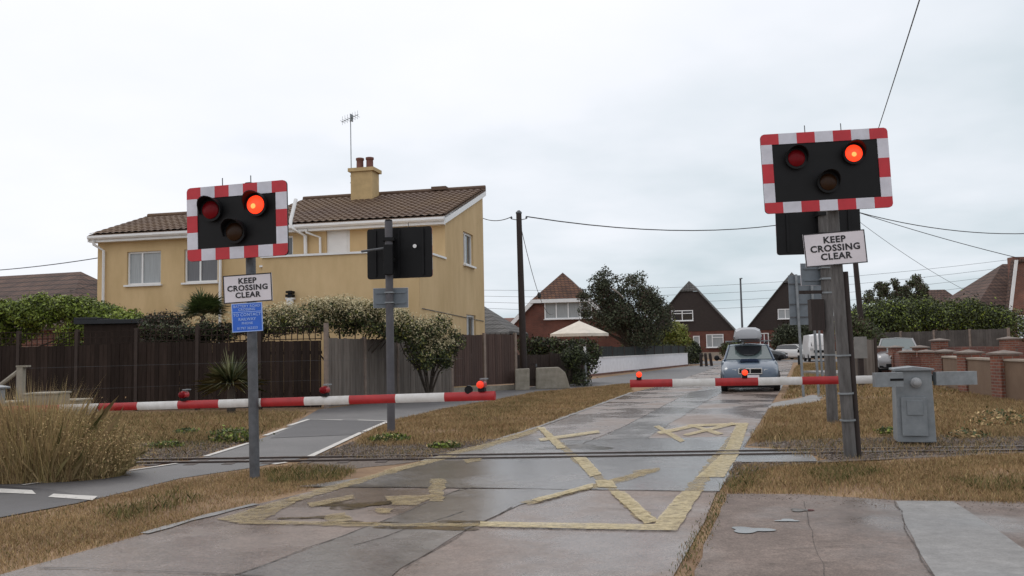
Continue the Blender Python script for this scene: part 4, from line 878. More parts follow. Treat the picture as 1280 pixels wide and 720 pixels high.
b = MB(); b.box(t3.x-X(929, 92)-.09, t3.x-X(929, 92)+.09, -.5, .1, t3.z, t3.z+.1); b.build('lamp_head', M_galvd, root)
def cable(label, a, b_, sag, r=.016, m=M_wire, n=14, name='overhead_cable', ins=None):
    a = Vector(a); b_ = Vector(b_); mb = MB(); P = [a.lerp(b_, k/n)-Vector((0, 0, sag*4*(k/n)*(1-k/n))) for k in range(n+1)]
    mb.tube(P, r, 5); 
    if ins is not None:
        p = a.lerp(b_, ins)-Vector((0, 0, sag*4*ins*(1-ins))); mb.lathe([(.03, -.16), (.10, -.08), (.10, .08), (.03, .16)], p, 8)
    return tag(mb.build(name, m, smooth=True), label, 'cable', 'overhead cables')
top1 = t1+Vector((.28, -.02, -.12)); top1l = t1+Vector((-.28, -.02, -.12)); top2 = t2+Vector((-.28, -.02, -.12)); top2r = t2+Vector((.28, -.02, -.12))
cable('sagging cable strung between the two telegraph poles', top1, top2, .75, .022)
cable('short cable from the yellow house gable to the telegraph pole', D(604, 273, 36.1), top1l, .12, .016)
cable('thin slanting cable with an insulator left of the brick chalet', t1+Vector((0, 0, -.15)), D(692, 392, 60), 1.2, .014, ins=.42)
cable('cable from right pole dipping slightly to the right edge', top2r, D(1320, 290, 50), .5, .024)
cable('cable falling from right pole to the bungalow at right edge', top2r, D(1275, 323, 44), .1, .018)
cable('steep cable rising over the right crossing signal', t2, D(1162, -40, 12), .12, .011)
cable('second thin drop cable behind the right warning signal', t2+Vector((0, 0, -.3)), D(1225, 372, 60), .3, .012)
cable('cable reaching the yellow house from the left edge', D(-60, 341, 38), D(125, 322, 34.3), .1, .018)
cable('thin cable under the left edge cable', D(60, 366, 44), D(125, 353, 34.3), .1, .012)
for k in range(4):
    cable('distant power line, number %s from the top of four across the sky' % ['one', 'two', 'three', 'four'][k], D(560, 362+k*7, 190), D(1400, 305+k*8, 190), 3.2+k*.4, .035, M_wiref, 20)
# ================================================================== CROSSING SIGNALS
def lampunit(root, x, z, mlens, lit, name='lamp', T=None):
    T = T or Matrix.Identity(4)
    b = MB(); b.T = T @ Matrix.Translation((x, 0, z)); b.lathe([(.135, -.055), (.135, -.028), (.109, -.029), (.109, -.03)], (0, 0, 0), 24, 'y'); lp = b.build(name, M_black, root, smooth=True)
    b = MB(); b.T = T @ Matrix.Translation((x, 0, z)); b.lathe([(.108, -.05), (.102, -.066), (.07, -.084), (.03, -.092)], (0, 0, 0), 24, 'y'); b.build('lens', mlens, lp, smooth=True)
    if lit: b = MB(); b.T = T @ Matrix.Translation((x-.01, 0, z-.02)); b.lathe([(.03, -.094), (.02, -.098), (.008, -.1)], (0, 0, 0), 14, 'y'); b.build('bulb', M_lithot, lp, smooth=True)
    b = MB(); b.T = T @ Matrix.Translation((x, 0, z)); n = 16; vs = []; r = .132  # visor: open half tube, longer at the top
    for k in range(n+1):
        t = R_(-20)+R_(220)*k/n; l_ = .03+.11*max(0, math.sin(t))
        vs += [(r*math.cos(t), -.056, r*math.sin(t)), (r*math.cos(t)*1.02, -.056-l_, r*math.sin(t)*1.02), (r*1.07*math.cos(t), -.056, r*1.07*math.sin(t)), (r*1.09*math.cos(t), -.056-l_, r*1.09*math.sin(t))]
    b.add(vs, [f for k in range(n) for f in ((4*k, 4*k+1, 4*k+5, 4*k+4), (4*k+2, 4*k+6, 4*k+7, 4*k+3), (4*k+1, 4*k+3, 4*k+7, 4*k+5))]); b.build('hood', M_black, lp, smooth=True)
    return lp
def board(root, T, W=1.5, H=1.0, flash='right', bs=.135):
    """backboard with red and white chequered border; T places its centre"""
    b = MB(); b.T = T; b.m = 0
    def rbox(x0, x1, z0, z1, y0, y1, r=.05):
        pts = []
        for cx, cz, a0 in ((x1-r, z0+r, -90), (x1-r, z1-r, 0), (x0+r, z1-r, 90), (x0+r, z0+r, 180)):
            for k in range(5): a = R_(a0+k*22.5); pts.append((cx+r*math.cos(a), cz+r*math.sin(a)))
        b.prism_y(pts, y0, y1)
    rbox(-W/2, W/2, -H/2, H/2, -.012, .012); 
    for x in (-.55*W/1.5, 0.0, .55*W/1.5): b.box(x-.02, x+.02, .0125, .04, -H/2+.05, H/2-.03)
    bd = b.build('backboard', M_black, root)
    b = MB(); b.T = T; seg = W/7; y0, y1 = -.022, -.0125; hs = H/5
    for i in range(7):
        for z0, z1 in ((H/2-bs, H/2), (-H/2, -H/2+bs)):
            b.m = i % 2; x0, x1 = -W/2+i*seg, -W/2+(i+1)*seg
            if i in (0, 6):   # chamfered outer corner
                c = .045; s_ = -1 if i == 0 else 1; t = 1 if z1 > 0 else -1; xo = x0 if i == 0 else x1; xi = x1 if i == 0 else x0; zo = z1 if t > 0 else z0; zi = z0 if t > 0 else z1
                q = [(xi, zi), (xo, zi), (xo, zo-t*c), (xo-s_*c*.3, zo-t*c*.3), (xo-s_*c, zo), (xi, zo)]
                b.prism_y(q, y0, y1)
            else: b.box(x0, x1, y0, y1, z0, z1)
    zi0, zi1 = -H/2+bs, H/2-bs; k3 = (zi1-zi0)/3
    for s_ in (-1, 1):
        for j in range(3):
            b.m = (j+1) % 2; x0, x1 = (-W/2, -W/2+bs*1.0) if s_ < 0 else (W/2-bs*1.0, W/2)
            b.box(x0, x1, y0, y1, zi0+j*k3, zi0+(j+1)*k3)
    b.build('chequered_border', [M_red, M_rwhite], bd)
    T2 = T @ Matrix.Translation((0, -.0125, 0))
    lampunit(root, -.235*W, .17*H, M_litred if flash == 'left' else M_offred, flash == 'left', T=T2); lampunit(root, .215*W, .19*H, M_litred if flash == 'right' else M_offred, flash == 'right', T=T2)
    lampunit(root, -.0*W, -.15*H, M_offamb, False, T=T2)
    for s_ in (-.15, .15):
        b = MB(); b.T = T; b.tube([(s_*W*.95, 0, H/2-.02), (s_*W*.95, 0, H/2+.09)], .006, 5); b.build('spike', M_galvd, root)
    return bd
def plate(root, T, W, H, kc=True):
    b = MB(); b.T = T; b.box(-W/2, W/2, -.006, .006, -H/2, H/2); o = b.build('sign_plate', M_plate if kc else M_sheetback, root, bevel=0)
    b = MB(); b.T = T; t = .012
    for q in ((-W/2, W/2, H/2-t, H/2), (-W/2, W/2, -H/2, -H/2+t), (-W/2, -W/2+t, -H/2+t, H/2-t), (W/2-t, W/2, -H/2+t, H/2-t)): b.box(q[0], q[1], -.0085, -.0062, q[2], q[3])
    b.build('border', M_letter, o)
    b = MB(); b.T = T; b.box(-W/2+.004, W/2-.004, .0065, .01, -H/2+.004, H/2-.004); b.box(-W/2+.05, W/2-.05, .0105, .03, H*.22, H*.3); b.box(-W/2+.05, W/2-.05, .0105, .03, -H*.3, -H*.22); b.build('back_sheet', M_sheetback, o)
    tx = text('KEEP\nCROSSING\nCLEAR', H*.27, M_letter, o, (0, 0, 0), bold=.0032*H/.38, xs=1.06, spacing=1.1, line=.93)
    tx.matrix_local = T @ Matrix.Translation((0, -.0092, H*.012)) @ Matrix.Rotation(math.pi/2, 4, 'X')
    return o
def signal(name, label, base, tilt, toppx, bc, yawb, W, H, pl=None, plyaw=0, notice=None, r=.057, facing=1, pm=M_galvd, flash='right', extra=None):
    """base: foot; everything else measured in the signal's own frame (local z up the post)"""
    root = empty(name, base, label, 'crossing signal', rot=(0, tilt, 0), group='crossing warning signals')
    b = MB(); b.tube([(0, 0, -.02), (0, 0, toppx)], r, 16); b.build('post', pm, root, smooth=True)
    b = MB(); b.lathe([(r*1.0, 0), (r*.9, .03), (.01, .04)], (0, 0, toppx+.001), 12); b.build('post_cap', M_black, root)
    s_ = facing; rot = Matrix.Rotation(yawb, 4, 'Z')
    T = Matrix.Translation((bc[0], -s_*(r+.09), bc[1])) @ rot @ (Matrix.Rotation(math.pi, 4, 'Z') if s_ < 0 else Matrix.Identity(4))
    board(root, T, W, H, flash)
    b = MB()
    for dz in (.25, -.15): b.box(-r-.03, r+.03, -r-.05 if s_ > 0 else -r-.02, r+.02 if s_ > 0 else r+.05, bc[1]+dz*H-.03, bc[1]+dz*H+.03)
    b.box(-.045, .045, r if s_ < 0 else -r-.085, r+.085 if s_ < 0 else -r, bc[1]-.3*H, bc[1]+.3*H)
    b.build('mounting_bracket', M_black, root)
    if pl:
        T = Matrix.Translation((pl[0], -s_*(r+.03), pl[1])) @ Matrix.Rotation(plyaw, 4, 'Z') @ (Matrix.Rotation(math.pi, 4, 'Z') if s_ < 0 else Matrix.Identity(4))
        T0 = T @ Matrix.Rotation(pl[4] if len(pl) > 4 else 0, 4, 'Y'); plate(root, T0, pl[2], pl[3])
        b = MB()
        for dz in (-.25, .25): b.box(-r-.012, r+.012, -r-.012, r+.012, pl[1]+dz*pl[3]-.012, pl[1]+dz*pl[3]+.012)
        b.build('clamp', M_galv, root)
    return root
def local(root, p):  # world -> signal frame
    return Matrix.Rotation(-root.rotation_euler[1], 4, 'Y') @ (Vector(p)-root.location)
def toframe(base, tilt, p): return Matrix.Rotation(-tilt, 4, 'Y') @ (Vector(p)-Vector(base))
# -- left, facing the viewer
Y = 10.2; base = Vector((X(318.5, Y)+.003, Y, 0)); base.x = D(318.5, 560, Y).x; tp = D(313.5, 330, Y); tilt = math.atan2(tp.x-base.x, tp.z)
f = lambda px, py, YY=Y: toframe(base, tilt, D(px, py, YY))
bc = f(301.5, 279); ps = f(312.5, 361)
sg = signal('crossing_signal', 'left crossing signal with chequered board and a blue notice under its sign plate', base, tilt, f(314, 232).z, (bc.x, bc.z), R_(-13), 1.27, .86, (ps.x, ps.z, .575, .325, R_(-1.5)), R_(-4))
nz_ = f(312, 397); b = MB(); TN = Matrix.Translation((nz_.x, -.09, nz_.z)) @ Matrix.Rotation(R_(-4), 4, 'Z') @ Matrix.Rotation(R_(-1.2), 4, 'Y'); b.T = TN; hw, hh = .18, .165
b.box(-hw, hw, -.004, .004, -hh, hh); no_ = b.build('telephone_notice', M_blue, sg)
b = MB(); b.T = TN
for q in ((-hw, hw, hh-.009, hh), (-hw, hw, -hh, -hh+.009), (-hw, -hw+.009, -hh+.009, hh-.009), (hw-.009, hw, -hh+.009, hh-.009), (-hw+.012, hw-.012, .06, .066)): b.box(q[0], q[1], -.0062, -.0042, q[2], q[3])
b.build('border', M_bluelet, no_)
for body, sz, dz in (('BATTERY ROAD', .042, .128), ('CROSSING', .04, .09), ('TO CONTACT', .048, .03), ('RAILWAY', .046, -.022), ('PHONE', .038, -.068), ('01797 362353', .04, -.125)):
    tx = text(body, sz, M_bluelet, no_, (0, 0, 0), bold=.0006); tx.matrix_local = TN @ Matrix.Translation((0, -.007, dz)) @ Matrix.Rotation(math.pi/2, 4, 'X')
# -- left rear, seen from behind
Y = 15.7; base = D(489, 541, Y); base.z = 0; tp = D(486, 300, Y); tilt = math.atan2(tp.x-base.x, tp.z)
f = lambda px, py, YY=Y: toframe(base, tilt, D(px, py, YY))
bc = f(498, 315); ps = f(487.5, 372)
sr = signal('crossing_signal', 'black backed crossing signal seen from behind beside the grey fence', base, tilt, f(486, 277).z, (bc.x, bc.z), R_(-13), 1.24, .92, (ps.x, ps.z, .63, .36, 0), 0, facing=-1, r=.07, pm=mat('purple_grey_post', (.085, .082, .092), .6, .2, 6))
b = MB(); b.T = Matrix.Translation((bc.x, 0, bc.z)) @ Matrix.Rotation(R_(-13), 4, 'Z'); b.lathe([(.035, .03), (.035, .045)], (.29, .02, .1), 10, 'y')
b.build('light_hole_disc', M_white, sr)  # white disc painted as light showing through a hole in the board
b = MB(); b.box(-.07, .09, -.2, -.072, bc.z-.42, bc.z+.12); b.build('control_box', M_black, sr, bevel=.01); b = MB(); b.tube([(-.5, .05, bc.z+.03), (-.07, -.1, bc.z+.06)], .022, 8); b.build('cable_conduit', M_galvd, sr)
# -- right, facing the viewer
Y = 11.0; base = D(1063, 571, Y); base.z = 0; tp = D(1041, 270, Y); tilt = math.atan2(tp.x-base.x, tp.z)
f = lambda px, py, YY=Y: toframe(base, tilt, D(px, py, YY))
bc = f(1033.5, 213, 10.8); ps = f(1045.5, 310, 10.85)
sf = signal('crossing_signal', 'right crossing signal with chequered board on a stout leaning post', base, tilt, f(1038, 175).z, (bc.x, bc.z), R_(-3), 1.56, 1.0, (ps.x, ps.z, .755, .415, R_(-2.0)), R_(-3), r=.074, pm=M_postw)
b = MB(); b.tube([(.108, .03, 0), (.108, .03, f(1045, 340).z)], .042, 10); b.build('dark_side_pipe', M_pole, sf, smooth=True)  # dark pipe beside the post, makes its right half darker
b = MB()
for z in (.45, .78, 1.25): b.lathe([(.094, 0), (.094, .02)], (0, 0, z), 16)
b.build('band', M_galv, sf)
# -- right rear, seen from behind
Y = 15.6; base = D(1041, 531, Y); base.z = 0; tp = D(1032, 330, Y); tilt = math.atan2(tp.x-base.x, tp.z)
f = lambda px, py, YY=Y: toframe(base, tilt, D(px, py, YY))
bc = f(1027, 284); ps = f(1030, 342)
s4 = signal('crossing_signal', 'crossing signal seen from behind and mostly hidden by the right one', base, tilt, f(1028, 250).z, (bc.x, bc.z), R_(-6), 1.48, .92, (ps.x, ps.z, .75, .40, 0), 0, facing=-1, r=.095, pm=M_postw)
b = MB()
for z in (2.55, 2.9, 2.3, 1.2): b.lathe([(.105, 0), (.105, .03)], (0, 0, z), 16)
b.build('band', M_galv, s4); b = MB(); b.box(-.5, -.06, -.03, .0, 2.3, 2.36); b.box(-.33, -.1, -.12, .06, 1.65, 2.2); b.build('junction_box', M_pole, s4)
# -- grey direction sign seen from behind, on two slim posts
Y = 24; sx = X(1007, Y); ds = empty('road_sign', (sx, Y, 0), 'grey backed road sign on two slim posts between the right poles', 'road sign')
z0, z1 = D(1005, 406, Y).z, D(1005, 344, Y).z; zb = D(1005, 365, Y).z
b = MB(); b.box(X(989, Y)-sx, X(1031, Y)-sx, -.012, .012, z0, z1); b.build('sign_panel', M_sheetback, ds)
b = MB(); [b.box(X(989, Y)-sx, X(1031, Y)-sx, -.04, -.013, z, z+.03) for z in (z0+.2, z0+.55, z1-.25)]; b.build('stiffener', M_galvd, ds)
for px in (998, 1017): b = MB(); b.tube([(X(px+3, Y)-sx, -.07, 0), (X(px, Y)-sx, -.07, z1+.02)], .038, 8); b.build('post', M_galv, ds)
b = MB(); b.tube([(0, 0, 0), (-.08, 0, D(1024, 382, 30).z)], .04, 8); o = b.build('post', M_galv); o.name = 'sign_post'; o.location = (X(1027, 30), 30, 0); tag(o, 'bare slim grey post behind the grey sign', 'post')
# grey cabinet sign on a post
Y = 29; cs = empty('notice_board', (X(1075, Y), Y, 0), 'plain grey panel on a dark post left of the brick walls', 'board')
b = MB(); b.box(X(1067.5, Y)-X(1075, Y), X(1083.5, Y)-X(1075, Y), -.05, -.02, D(1075, 448, Y).z, D(1075, 421, Y).z); b.build('panel', mat('dull_panel', (.20, .195, .185), .7), cs, bevel=.005)
b = MB(); b.box(-.06, .1, -.018, .1, 0, D(1075, 425, Y).z); b.build('post', M_pole, cs)
fence('short grey brown timber screen beside the notice panel', D(1060, 440, 30.5).xy, D(1094, 440, 31).xy, 1.55, M_fgrey, M_fpostd, bay=1.2, bw=.15)
# ================================================================== BARRIERS
def machine(label, loc, rz, W=.43):
    root = empty('crossing_barrier', loc, label, 'crossing barrier', rz, 'crossing barriers')
    b = MB(); b.add([(-W/2-.03, -.24, .05), (W/2+.03, -.24, .05), (W/2+.03, .24, .05), (-W/2-.03, .24, .05), (-W/2-.01, -.25, 1.02), (W/2+.01, -.25, 1.02), (W/2+.01, .25, 1.02), (-W/2-.01, .25, 1.02)], [(3, 2, 1, 0), (4, 5, 6, 7), (0, 1, 5, 4), (1, 2, 6, 5), (2, 3, 7, 6), (3, 0, 4, 7)])
    b.build('casing', M_cast, root, bevel=.012)
    b = MB(); b.prism_y([(-W/2-.04, 1.021), (W/2+.04, 1.021), (W/2+.04, 1.045), (0, 1.075), (-W/2-.04, 1.05)], -.3, .3); b.build('lid', M_cast, root, bevel=.006)
    b = MB(); b.box(-.18, .14, -.285, -.268, .14, .66); b.box(-.11, .09, -.3, -.286, .42, .62); b.build('door', M_cast, root, bevel=.006)
    b = MB(); b.lathe([(.07, -.27), (.07, -.3), (.045, -.31), (.04, -.34), (.015, -.345)], (0.02, 0, .86), 18, 'y'); b.build('pivot_disc', mat('light_alloy', (.32, .33, .34), .45, .2, 8, metal=.2), root, smooth=True)
    b = MB(); b.box(-.2, -.06, -.22, .22, 0, .05); b.box(.06, .2, -.22, .22, 0, .05); b.build('foot', M_pole, root)
    bpy.context.view_layer.update(); return root
def arm(root, p_in, p_out, bounds, cols, z_lamps, r=.05, fs=1):
    """flat tapered boom from p_in (machine) to p_out (tip)"""
    a = Vector(p_in); b_ = Vector(p_out); d = b_-a; L_ = d.length; rot = d.to_track_quat('X', 'Z').to_matrix().to_4x4()
    TT = root.matrix_world.inverted() @ Matrix.Translation(a) @ rot
    bm_ = MB(); bm_.T = TT
    for (u0, u1), c in zip(bounds, cols):
        bm_.m = c; q = []
        for k in range(10): t = 2*math.pi*k/10; q.append((.024*math.cos(t), r*math.sin(t)*1.0))
        bm_.prism_x(q, u0*L_, u1*L_)
    bm_.build('boom', [M_armred, M_armwhite], root, smooth=True)
    for u, lit in z_lamps:
        x = u*L_; q = MB(); q.T = TT; q.box(x-.035, x+.035, -.035, .03, r*.9, r+.035); lp = q.build('arm_lamp', M_black, root, bevel=.004)
        q = MB(); q.T = TT; q.lathe([(.042, -.045*fs), (.042, .035*fs), (.03, .05*fs)], (x, 0, r+.07), 12, 'y'); q.build('lamp_body', M_armred, lp, smooth=True)
        q = MB(); q.T = TT; q.lathe([(.040, -.0455*fs), (.036, -.07*fs), (.015, -.085*fs)], (x, 0, r+.07), 12, 'y'); q.build('lens', {0: M_offred, 1: M_dimred, 2: M_litred}[lit], lp, smooth=True)
        q = MB(); q.T = TT; q.box(x-.01, x+.055, -.03, .05, r+.122, r+.135); q.build('lamp_top', M_galv, lp)
    return root, L_
# left arm: measured from the picture, nearer at its tip
tipL = D(619, 494.5, 9.25); inL = D(75, 510.5, 11.25); dirL = (inL-tipL).normalized(); startL = inL+dirL*1.1
mm = empty
LT = (tipL-startL).length
bp = [75, 124, 172.5, 223, 274, 327, 381, 437, 495, 556, 619]
def upar(px):  # parameter along the arm of a picture column
    lo, hi = 0.0, 1.0
    for _ in range(40):
        m_ = (lo+hi)/2; p = startL.lerp(tipL, m_); v = CR.transposed() @ (p-Vector((0, 0, CH))); x = 640+FPX*v.x/-v.z
        if x < px: lo = m_
        else: hi = m_
    return lo
us = [0]+[upar(x) for x in bp[:-1]]+[1.0]
mloc = startL+dirL*.35; mLf = machine('crossing barrier whose lowered arm starts behind the tall grass at left', (mloc.x, mloc.y, 0), math.atan2(-dirL.y, -dirL.x))
arm(mLf, startL, tipL, list(zip(us, us[1:])), [0]+[(k+1) % 2 for k in range(10)], [(upar(231), 0), (upar(407), 0), (upar(603), 1)])
pc = D(586, 487, 9.38); q = MB(); q.T = mLf.matrix_world.inverted() @ Matrix.Translation(pc); q.lathe([(.045, -.05), (.045, .05), (.02, .06)], (0, 0, 0), 10, 'y'); q.box(-.03, .03, -.03, .03, -.08, -.02)
q.build('arm_lamp', M_black, mLf)
# right arm
mR = Vector((X(1137.5, 12.3), 12.3, 0)); mRt = machine('crossing barrier with grey machine and counterweight, arm lowered in front of the blue car', mR, R_(-17))
tipR = D(787.5, 479.5, 12.6); inR = D(1112, 474, 12.25)
def upr(px):
    lo, hi = 0.0, 1.0
    for _ in range(40):
        m_ = (lo+hi)/2; p = inR.lerp(tipR, m_); v = CR.transposed() @ (p-Vector((0, 0, CH))); x = 640+FPX*v.x/-v.z
        if x > px: lo = m_
        else: hi = m_
    return lo
bp = [1058, 1002.5, 947.5, 893.7, 840.5]; us = [0]+[upr(x) for x in bp]+[1.0]
arm(mRt, inR, tipR, list(zip(us, us[1:])), [1, 0, 1, 0, 1, 0], [(upr(931), 2), (upr(799), 2)], r=.058, fs=-1)
# cheek plates and counterweight beside the machine (part of the arm that turns)
ar = mRt; Mi = ar.matrix_world.inverted()
def seg(name, px0, px1, h, yoff, m, t=.03, slot=False):
    a = D(px0, 473.0+(px0-1112)*-.018+.5, 12.2); b_ = D(px1, 473.0+(px1-1112)*-.018+.5, 12.2); q = MB(); q.T = Mi
    z = (a.z+b_.z)/2; q.box(a.x, b_.x, 12.0+yoff, 12.0+yoff+t, z-h/2, z+h/2); return q.build(name, m, ar)
seg('boom_clamp', 1082, 1116, .19, -.13, M_galv, .1); seg('boom_slot', 1100, 1116, .03, -.137, M_black, .006); seg('side_arm', 1161, 1211, .18, -.02, M_galv, .10); seg('counterweight', 1166, 1188, .09, -.0, M_galvd, .3)
# wire fence end + concrete troughs at far left
wf = empty('strainer_post', (X(27, 14.5), 14.5, 0), 'pale strainer post with slanting brace and thin wires at left edge', 'post')
zt = D(27, 459, 14.5).z; x0 = X(27, 14.5)
b = MB(); b.box(-.05, .05, -.05, .05, 0, zt); b.build('upright', M_conc, wf); b = MB(); b.tube([(0, 0, zt-.03), (X(0, 14.5)-x0, -.02, D(0, 483, 14.5).z), (-1.1, -.05, .1)], .035, 6); b.build('brace', M_conc, wf)
b = MB(); b.box(-.06, .13, -.055, .055, zt+.001, zt+.03); b.build('cap', M_conc, wf)
b = MB(); b.tube([(0, 0, zt-.02), (4, 2.5, 1.28), (7, 4.5, 1.25)], .002, 4); b.tube([(0, 0, zt-.4), (4, 2.5, .9), (7, 4.5, .88)], .0015, 4); b.build('wire', M_galvd, wf)
def cblock(label, px0, px1, pyt, Y, dep=.5):
    b = MB(); x0_, x1_ = X(px0, Y), X(px1, Y); zt_ = D(px0, pyt, Y).z; b.box(0, x1_-x0_, 0, dep, 0, zt_-.03); b.box(-.02, x1_-x0_+.02, -.02, dep+.02, zt_-.029, zt_); o = b.build('concrete_trough', M_conc, bevel=.008); o.location = (x0_, Y, 0); tag(o, label, 'concrete block', 'concrete troughs behind the tussock')
cblock('squat concrete trough behind the tall tussock', 31, 68, 491.5, 13.6); cblock('low concrete slab beside the squat trough', 70, 97, 500, 14.6); cblock('low concrete slab at the very left edge behind grass', -10, 21, 502.5, 13.4)
# ================================================================== CARS
def loft(mb, secs):
    """secs: list of (y, [(x,z)...]) half profiles from the centre bottom round to the centre top, mirrored"""
    rings = []
    for y, hp in secs:
        full = [(x, y, z) for x, z in hp]+[(-x, y, z) for x, z in reversed(hp) if abs(x) > 1e-6]; rings.append(full)
    n = len(rings[0]); vs = [p for r in rings for p in r]
    fs = [(i*n+k, i*n+(k+1) % n, (i+1)*n+(k+1) % n, (i+1)*n+k) for i in range(len(rings)-1) for k in range(n)]
    fs += [tuple(range(n-1, -1, -1)), tuple((len(rings)-1)*n+k for k in range(n))]; mb.add(vs, fs)
def make_car(name, label, loc, rz, paint, s=1.0, rear_wheels=True, estate=True, roofbox=False, group=None, sunblind=False, detail=True):
    """front of the car points to -y"""
    root = empty(name, loc, label, 'car', rz, group); root.scale = (s, s, s)
    def hp(w, zb, zs, zt, wt): return [(0, zb), (w*.86, zb), (w*.97, zb+.1), (w, (zb+zs)/2), (w*.985, zs-.06), (w*.93, zs), (wt, zt), (0, zt+.02)]
    S = [(-2.22, hp(.62, .3, .55, .58, .5)), (-2.16, hp(.78, .22, .62, .66, .62)), (-2.0, hp(.84, .2, .70, .76, .66)), (-1.5, hp(.87, .2, .84, .90, .68)), (-.95, hp(.88, .2, .92, .98, .7)),
         (0, hp(.885, .2, .95, .98, .75)), (1.2, hp(.885, .2, .97, .99, .78)), (1.9, hp(.86, .24, .97, 1.0, .74)), (2.15, hp(.80, .3, .93, .97, .66)), (2.2, hp(.7, .36, .8, .84, .55))]
    b = MB(); loft(b, S); b.build('body', paint, root, smooth=True)
    G_ = [(-1.0, [(0, .95), (.74, .95), (.73, .96), (0, .975)]), (-.25, [(0, .95), (.76, .95), (.60, 1.40), (0, 1.44)]), (.3, [(0, .95), (.77, .95), (.61, 1.43), (0, 1.47)]), (1.5, [(0, .95), (.76, .95), (.60, 1.42), (0, 1.45)]), (2.05, [(0, .95), (.70, .95), (.52, 1.30), (0, 1.33)]), (2.14, [(0, .95), (.68, .95), (.5, 1.0), (0, 1.02)])]
    b = MB(); loft(b, G_); b.build('window', mat('car_side_glass', (.03, .035, .04), .05, .1, spec=.9), root, smooth=True)
    b = MB(); loft(b, [(-.3, [(0, 1.41), (.615, 1.385), (.62, 1.41), (0, 1.455)]), (.3, [(0, 1.44), (.625, 1.415), (.63, 1.445), (0, 1.49)]), (1.5, [(0, 1.42), (.615, 1.405), (.62, 1.435), (0, 1.47)]), (2.0, [(0, 1.33), (.53, 1.30), (.54, 1.33), (0, 1.36)])]); b.build('roof', paint, root, smooth=True)
    ws = MB(); ws.add([(-.70, -.99, .985), (.70, -.99, .985), (.575, -.31, 1.40), (-.575, -.31, 1.40), (0, -1.06, .99), (0, -.34, 1.43)], [(0, 4, 5, 3), (4, 1, 2, 5)]); ws = ws.build('windscreen', mat('car_windscreen', (.10, .13, .13), .06, .1, 1, spec=.9), root)
    for sx_ in (-1, 1):
        b = MB(); b.tube([(sx_*.76, -1.02, .95), (sx_*.6, -.27, 1.42)], .035, 6); b.build('pillar', paint, root, smooth=True)
        b = MB(); b.tube([(sx_*.86, -.75, .98), (sx_*.93, -.74, 1.0)], .025, 6); b.lathe([(.05, -.03), (.085, 0), (.09, .05), (.06, .1)], (sx_*1.0, -.78, 1.03), 10, 'y'); b.build('mirror', M_black if paint is not M_whitecar else paint, root, smooth=True)
        b = MB(); b.add([(sx_*.40, -2.165, .69), (sx_*.78, -2.03, .70), (sx_*.80, -2.06, .56), (sx_*.45, -2.205, .54), (sx_*.40, -2.1, .69), (sx_*.78, -1.95, .70), (sx_*.80, -1.98, .56), (sx_*.45, -2.1, .54)], [(0, 1, 2, 3), (4, 5, 6, 7), (0, 1, 5, 4), (1, 2, 6, 5), (2, 3, 7, 6), (3, 0, 4, 7)]); b.build('headlight', M_lamp, root)
        for yy in (-1.4, 1.35):
            b = MB(); b.lathe([(.2, 0), (.30, .01), (.315, .04), (.315, .17), (.30, .2), (.2, .2)], (sx_*.79-.1, yy, .315), 20, 'x'); wh = b.build('wheel', M_tyre, root, smooth=True)
            b = MB(); b.lathe([(.05, 0), (.195, .005), (.2, .02), (.2, .19), (.19, .206), (.05, .212)], (sx_*.79-.1, yy, .315), 16, 'x'); b.build('rim', M_silver, wh, smooth=True)
    b = MB(); b.box(-.33, .33, -2.245, -2.18, .57, .70); gr = b.build('grille', M_black, root, bevel=.02)
    b = MB()
    for q in ((-.35, .35, .695, .73), (-.35, .35, .545, .57), (-.355, -.32, .57, .695), (.32, .355, .57, .695), (-.02, .02, .57, .695)): b.box(q[0], q[1], -2.262, -2.20, q[2], q[3])
    b.build('surround', M_chrome, gr, bevel=.006)
    b = MB(); b.box(-.76, .76, -2.2, -2.1, .24, .33); b.box(-.5, .5, -2.24, -2.15, .23, .40); b.build('lower_grille', M_black, root, bevel=.015)
    b = MB(); b.box(-.26, .26, -2.262, -2.242, .41, .52); b.build('number_plate', M_plate, root)
    b = MB(); b.box(-.7, .7, -2.1, 2.0, .13, .235); b.build('under_shade_box', M_black, root)  # black box added to deepen the shade under the car
    if sunblind:
        b = MB(); pts = []
        for k in range(17): t = math.pi*k/16; pts.append((.42*math.cos(t+math.pi), -.30*math.sin(t)))
        vs = [(x, -1.06+(1.40+z-.99)/.44*.72-.05, 1.40+z) for x, z in pts]; b.add(vs, [tuple(range(len(vs)))]); b.build('sunblind', M_dglass, root)
        b = MB(); b.add([(-.30, -1.62, .915), (.30, -1.62, .915), (.24, -1.1, .995), (-.24, -1.1, .995)], [(0, 1, 2, 3)]); b.build('bonnet_panel', mat('dark_blue_panel', (.012, .02, .05), .2), root)
    if roofbox:
        for yy in (-.05, 1.0): b = MB(); b.box(-.72, .72, yy-.03, yy+.03, 1.54, 1.58); b.build('roof_bar', M_galv, root, bevel=.008)
        for sx_ in (-1, 1): b = MB(); b.tube([(sx_*.57, -.2, 1.47), (sx_*.6, -.1, 1.53), (sx_*.6, 1.4, 1.53), (sx_*.57, 1.5, 1.46)], .02, 6); b.build('roof_rail', M_black, root)
        b = MB(); loft(b, [(-.62, [(0, 1.64), (.28, 1.64), (.30, 1.68), (.25, 1.76), (.12, 1.80), (0, 1.81)]), (-.52, [(0, 1.61), (.38, 1.61), (.41, 1.68), (.36, 1.86), (.2, 1.93), (0, 1.94)]), (-.2, [(0, 1.60), (.41, 1.60), (.45, 1.68), (.39, 1.93), (.25, 2.0), (0, 2.01)]), (1.0, [(0, 1.60), (.42, 1.60), (.46, 1.68), (.40, 1.95), (.25, 2.01), (0, 2.03)]), (1.35, [(0, 1.62), (.36, 1.62), (.4, 1.68), (.34, 1.88), (.2, 1.93), (0, 1.94)])])
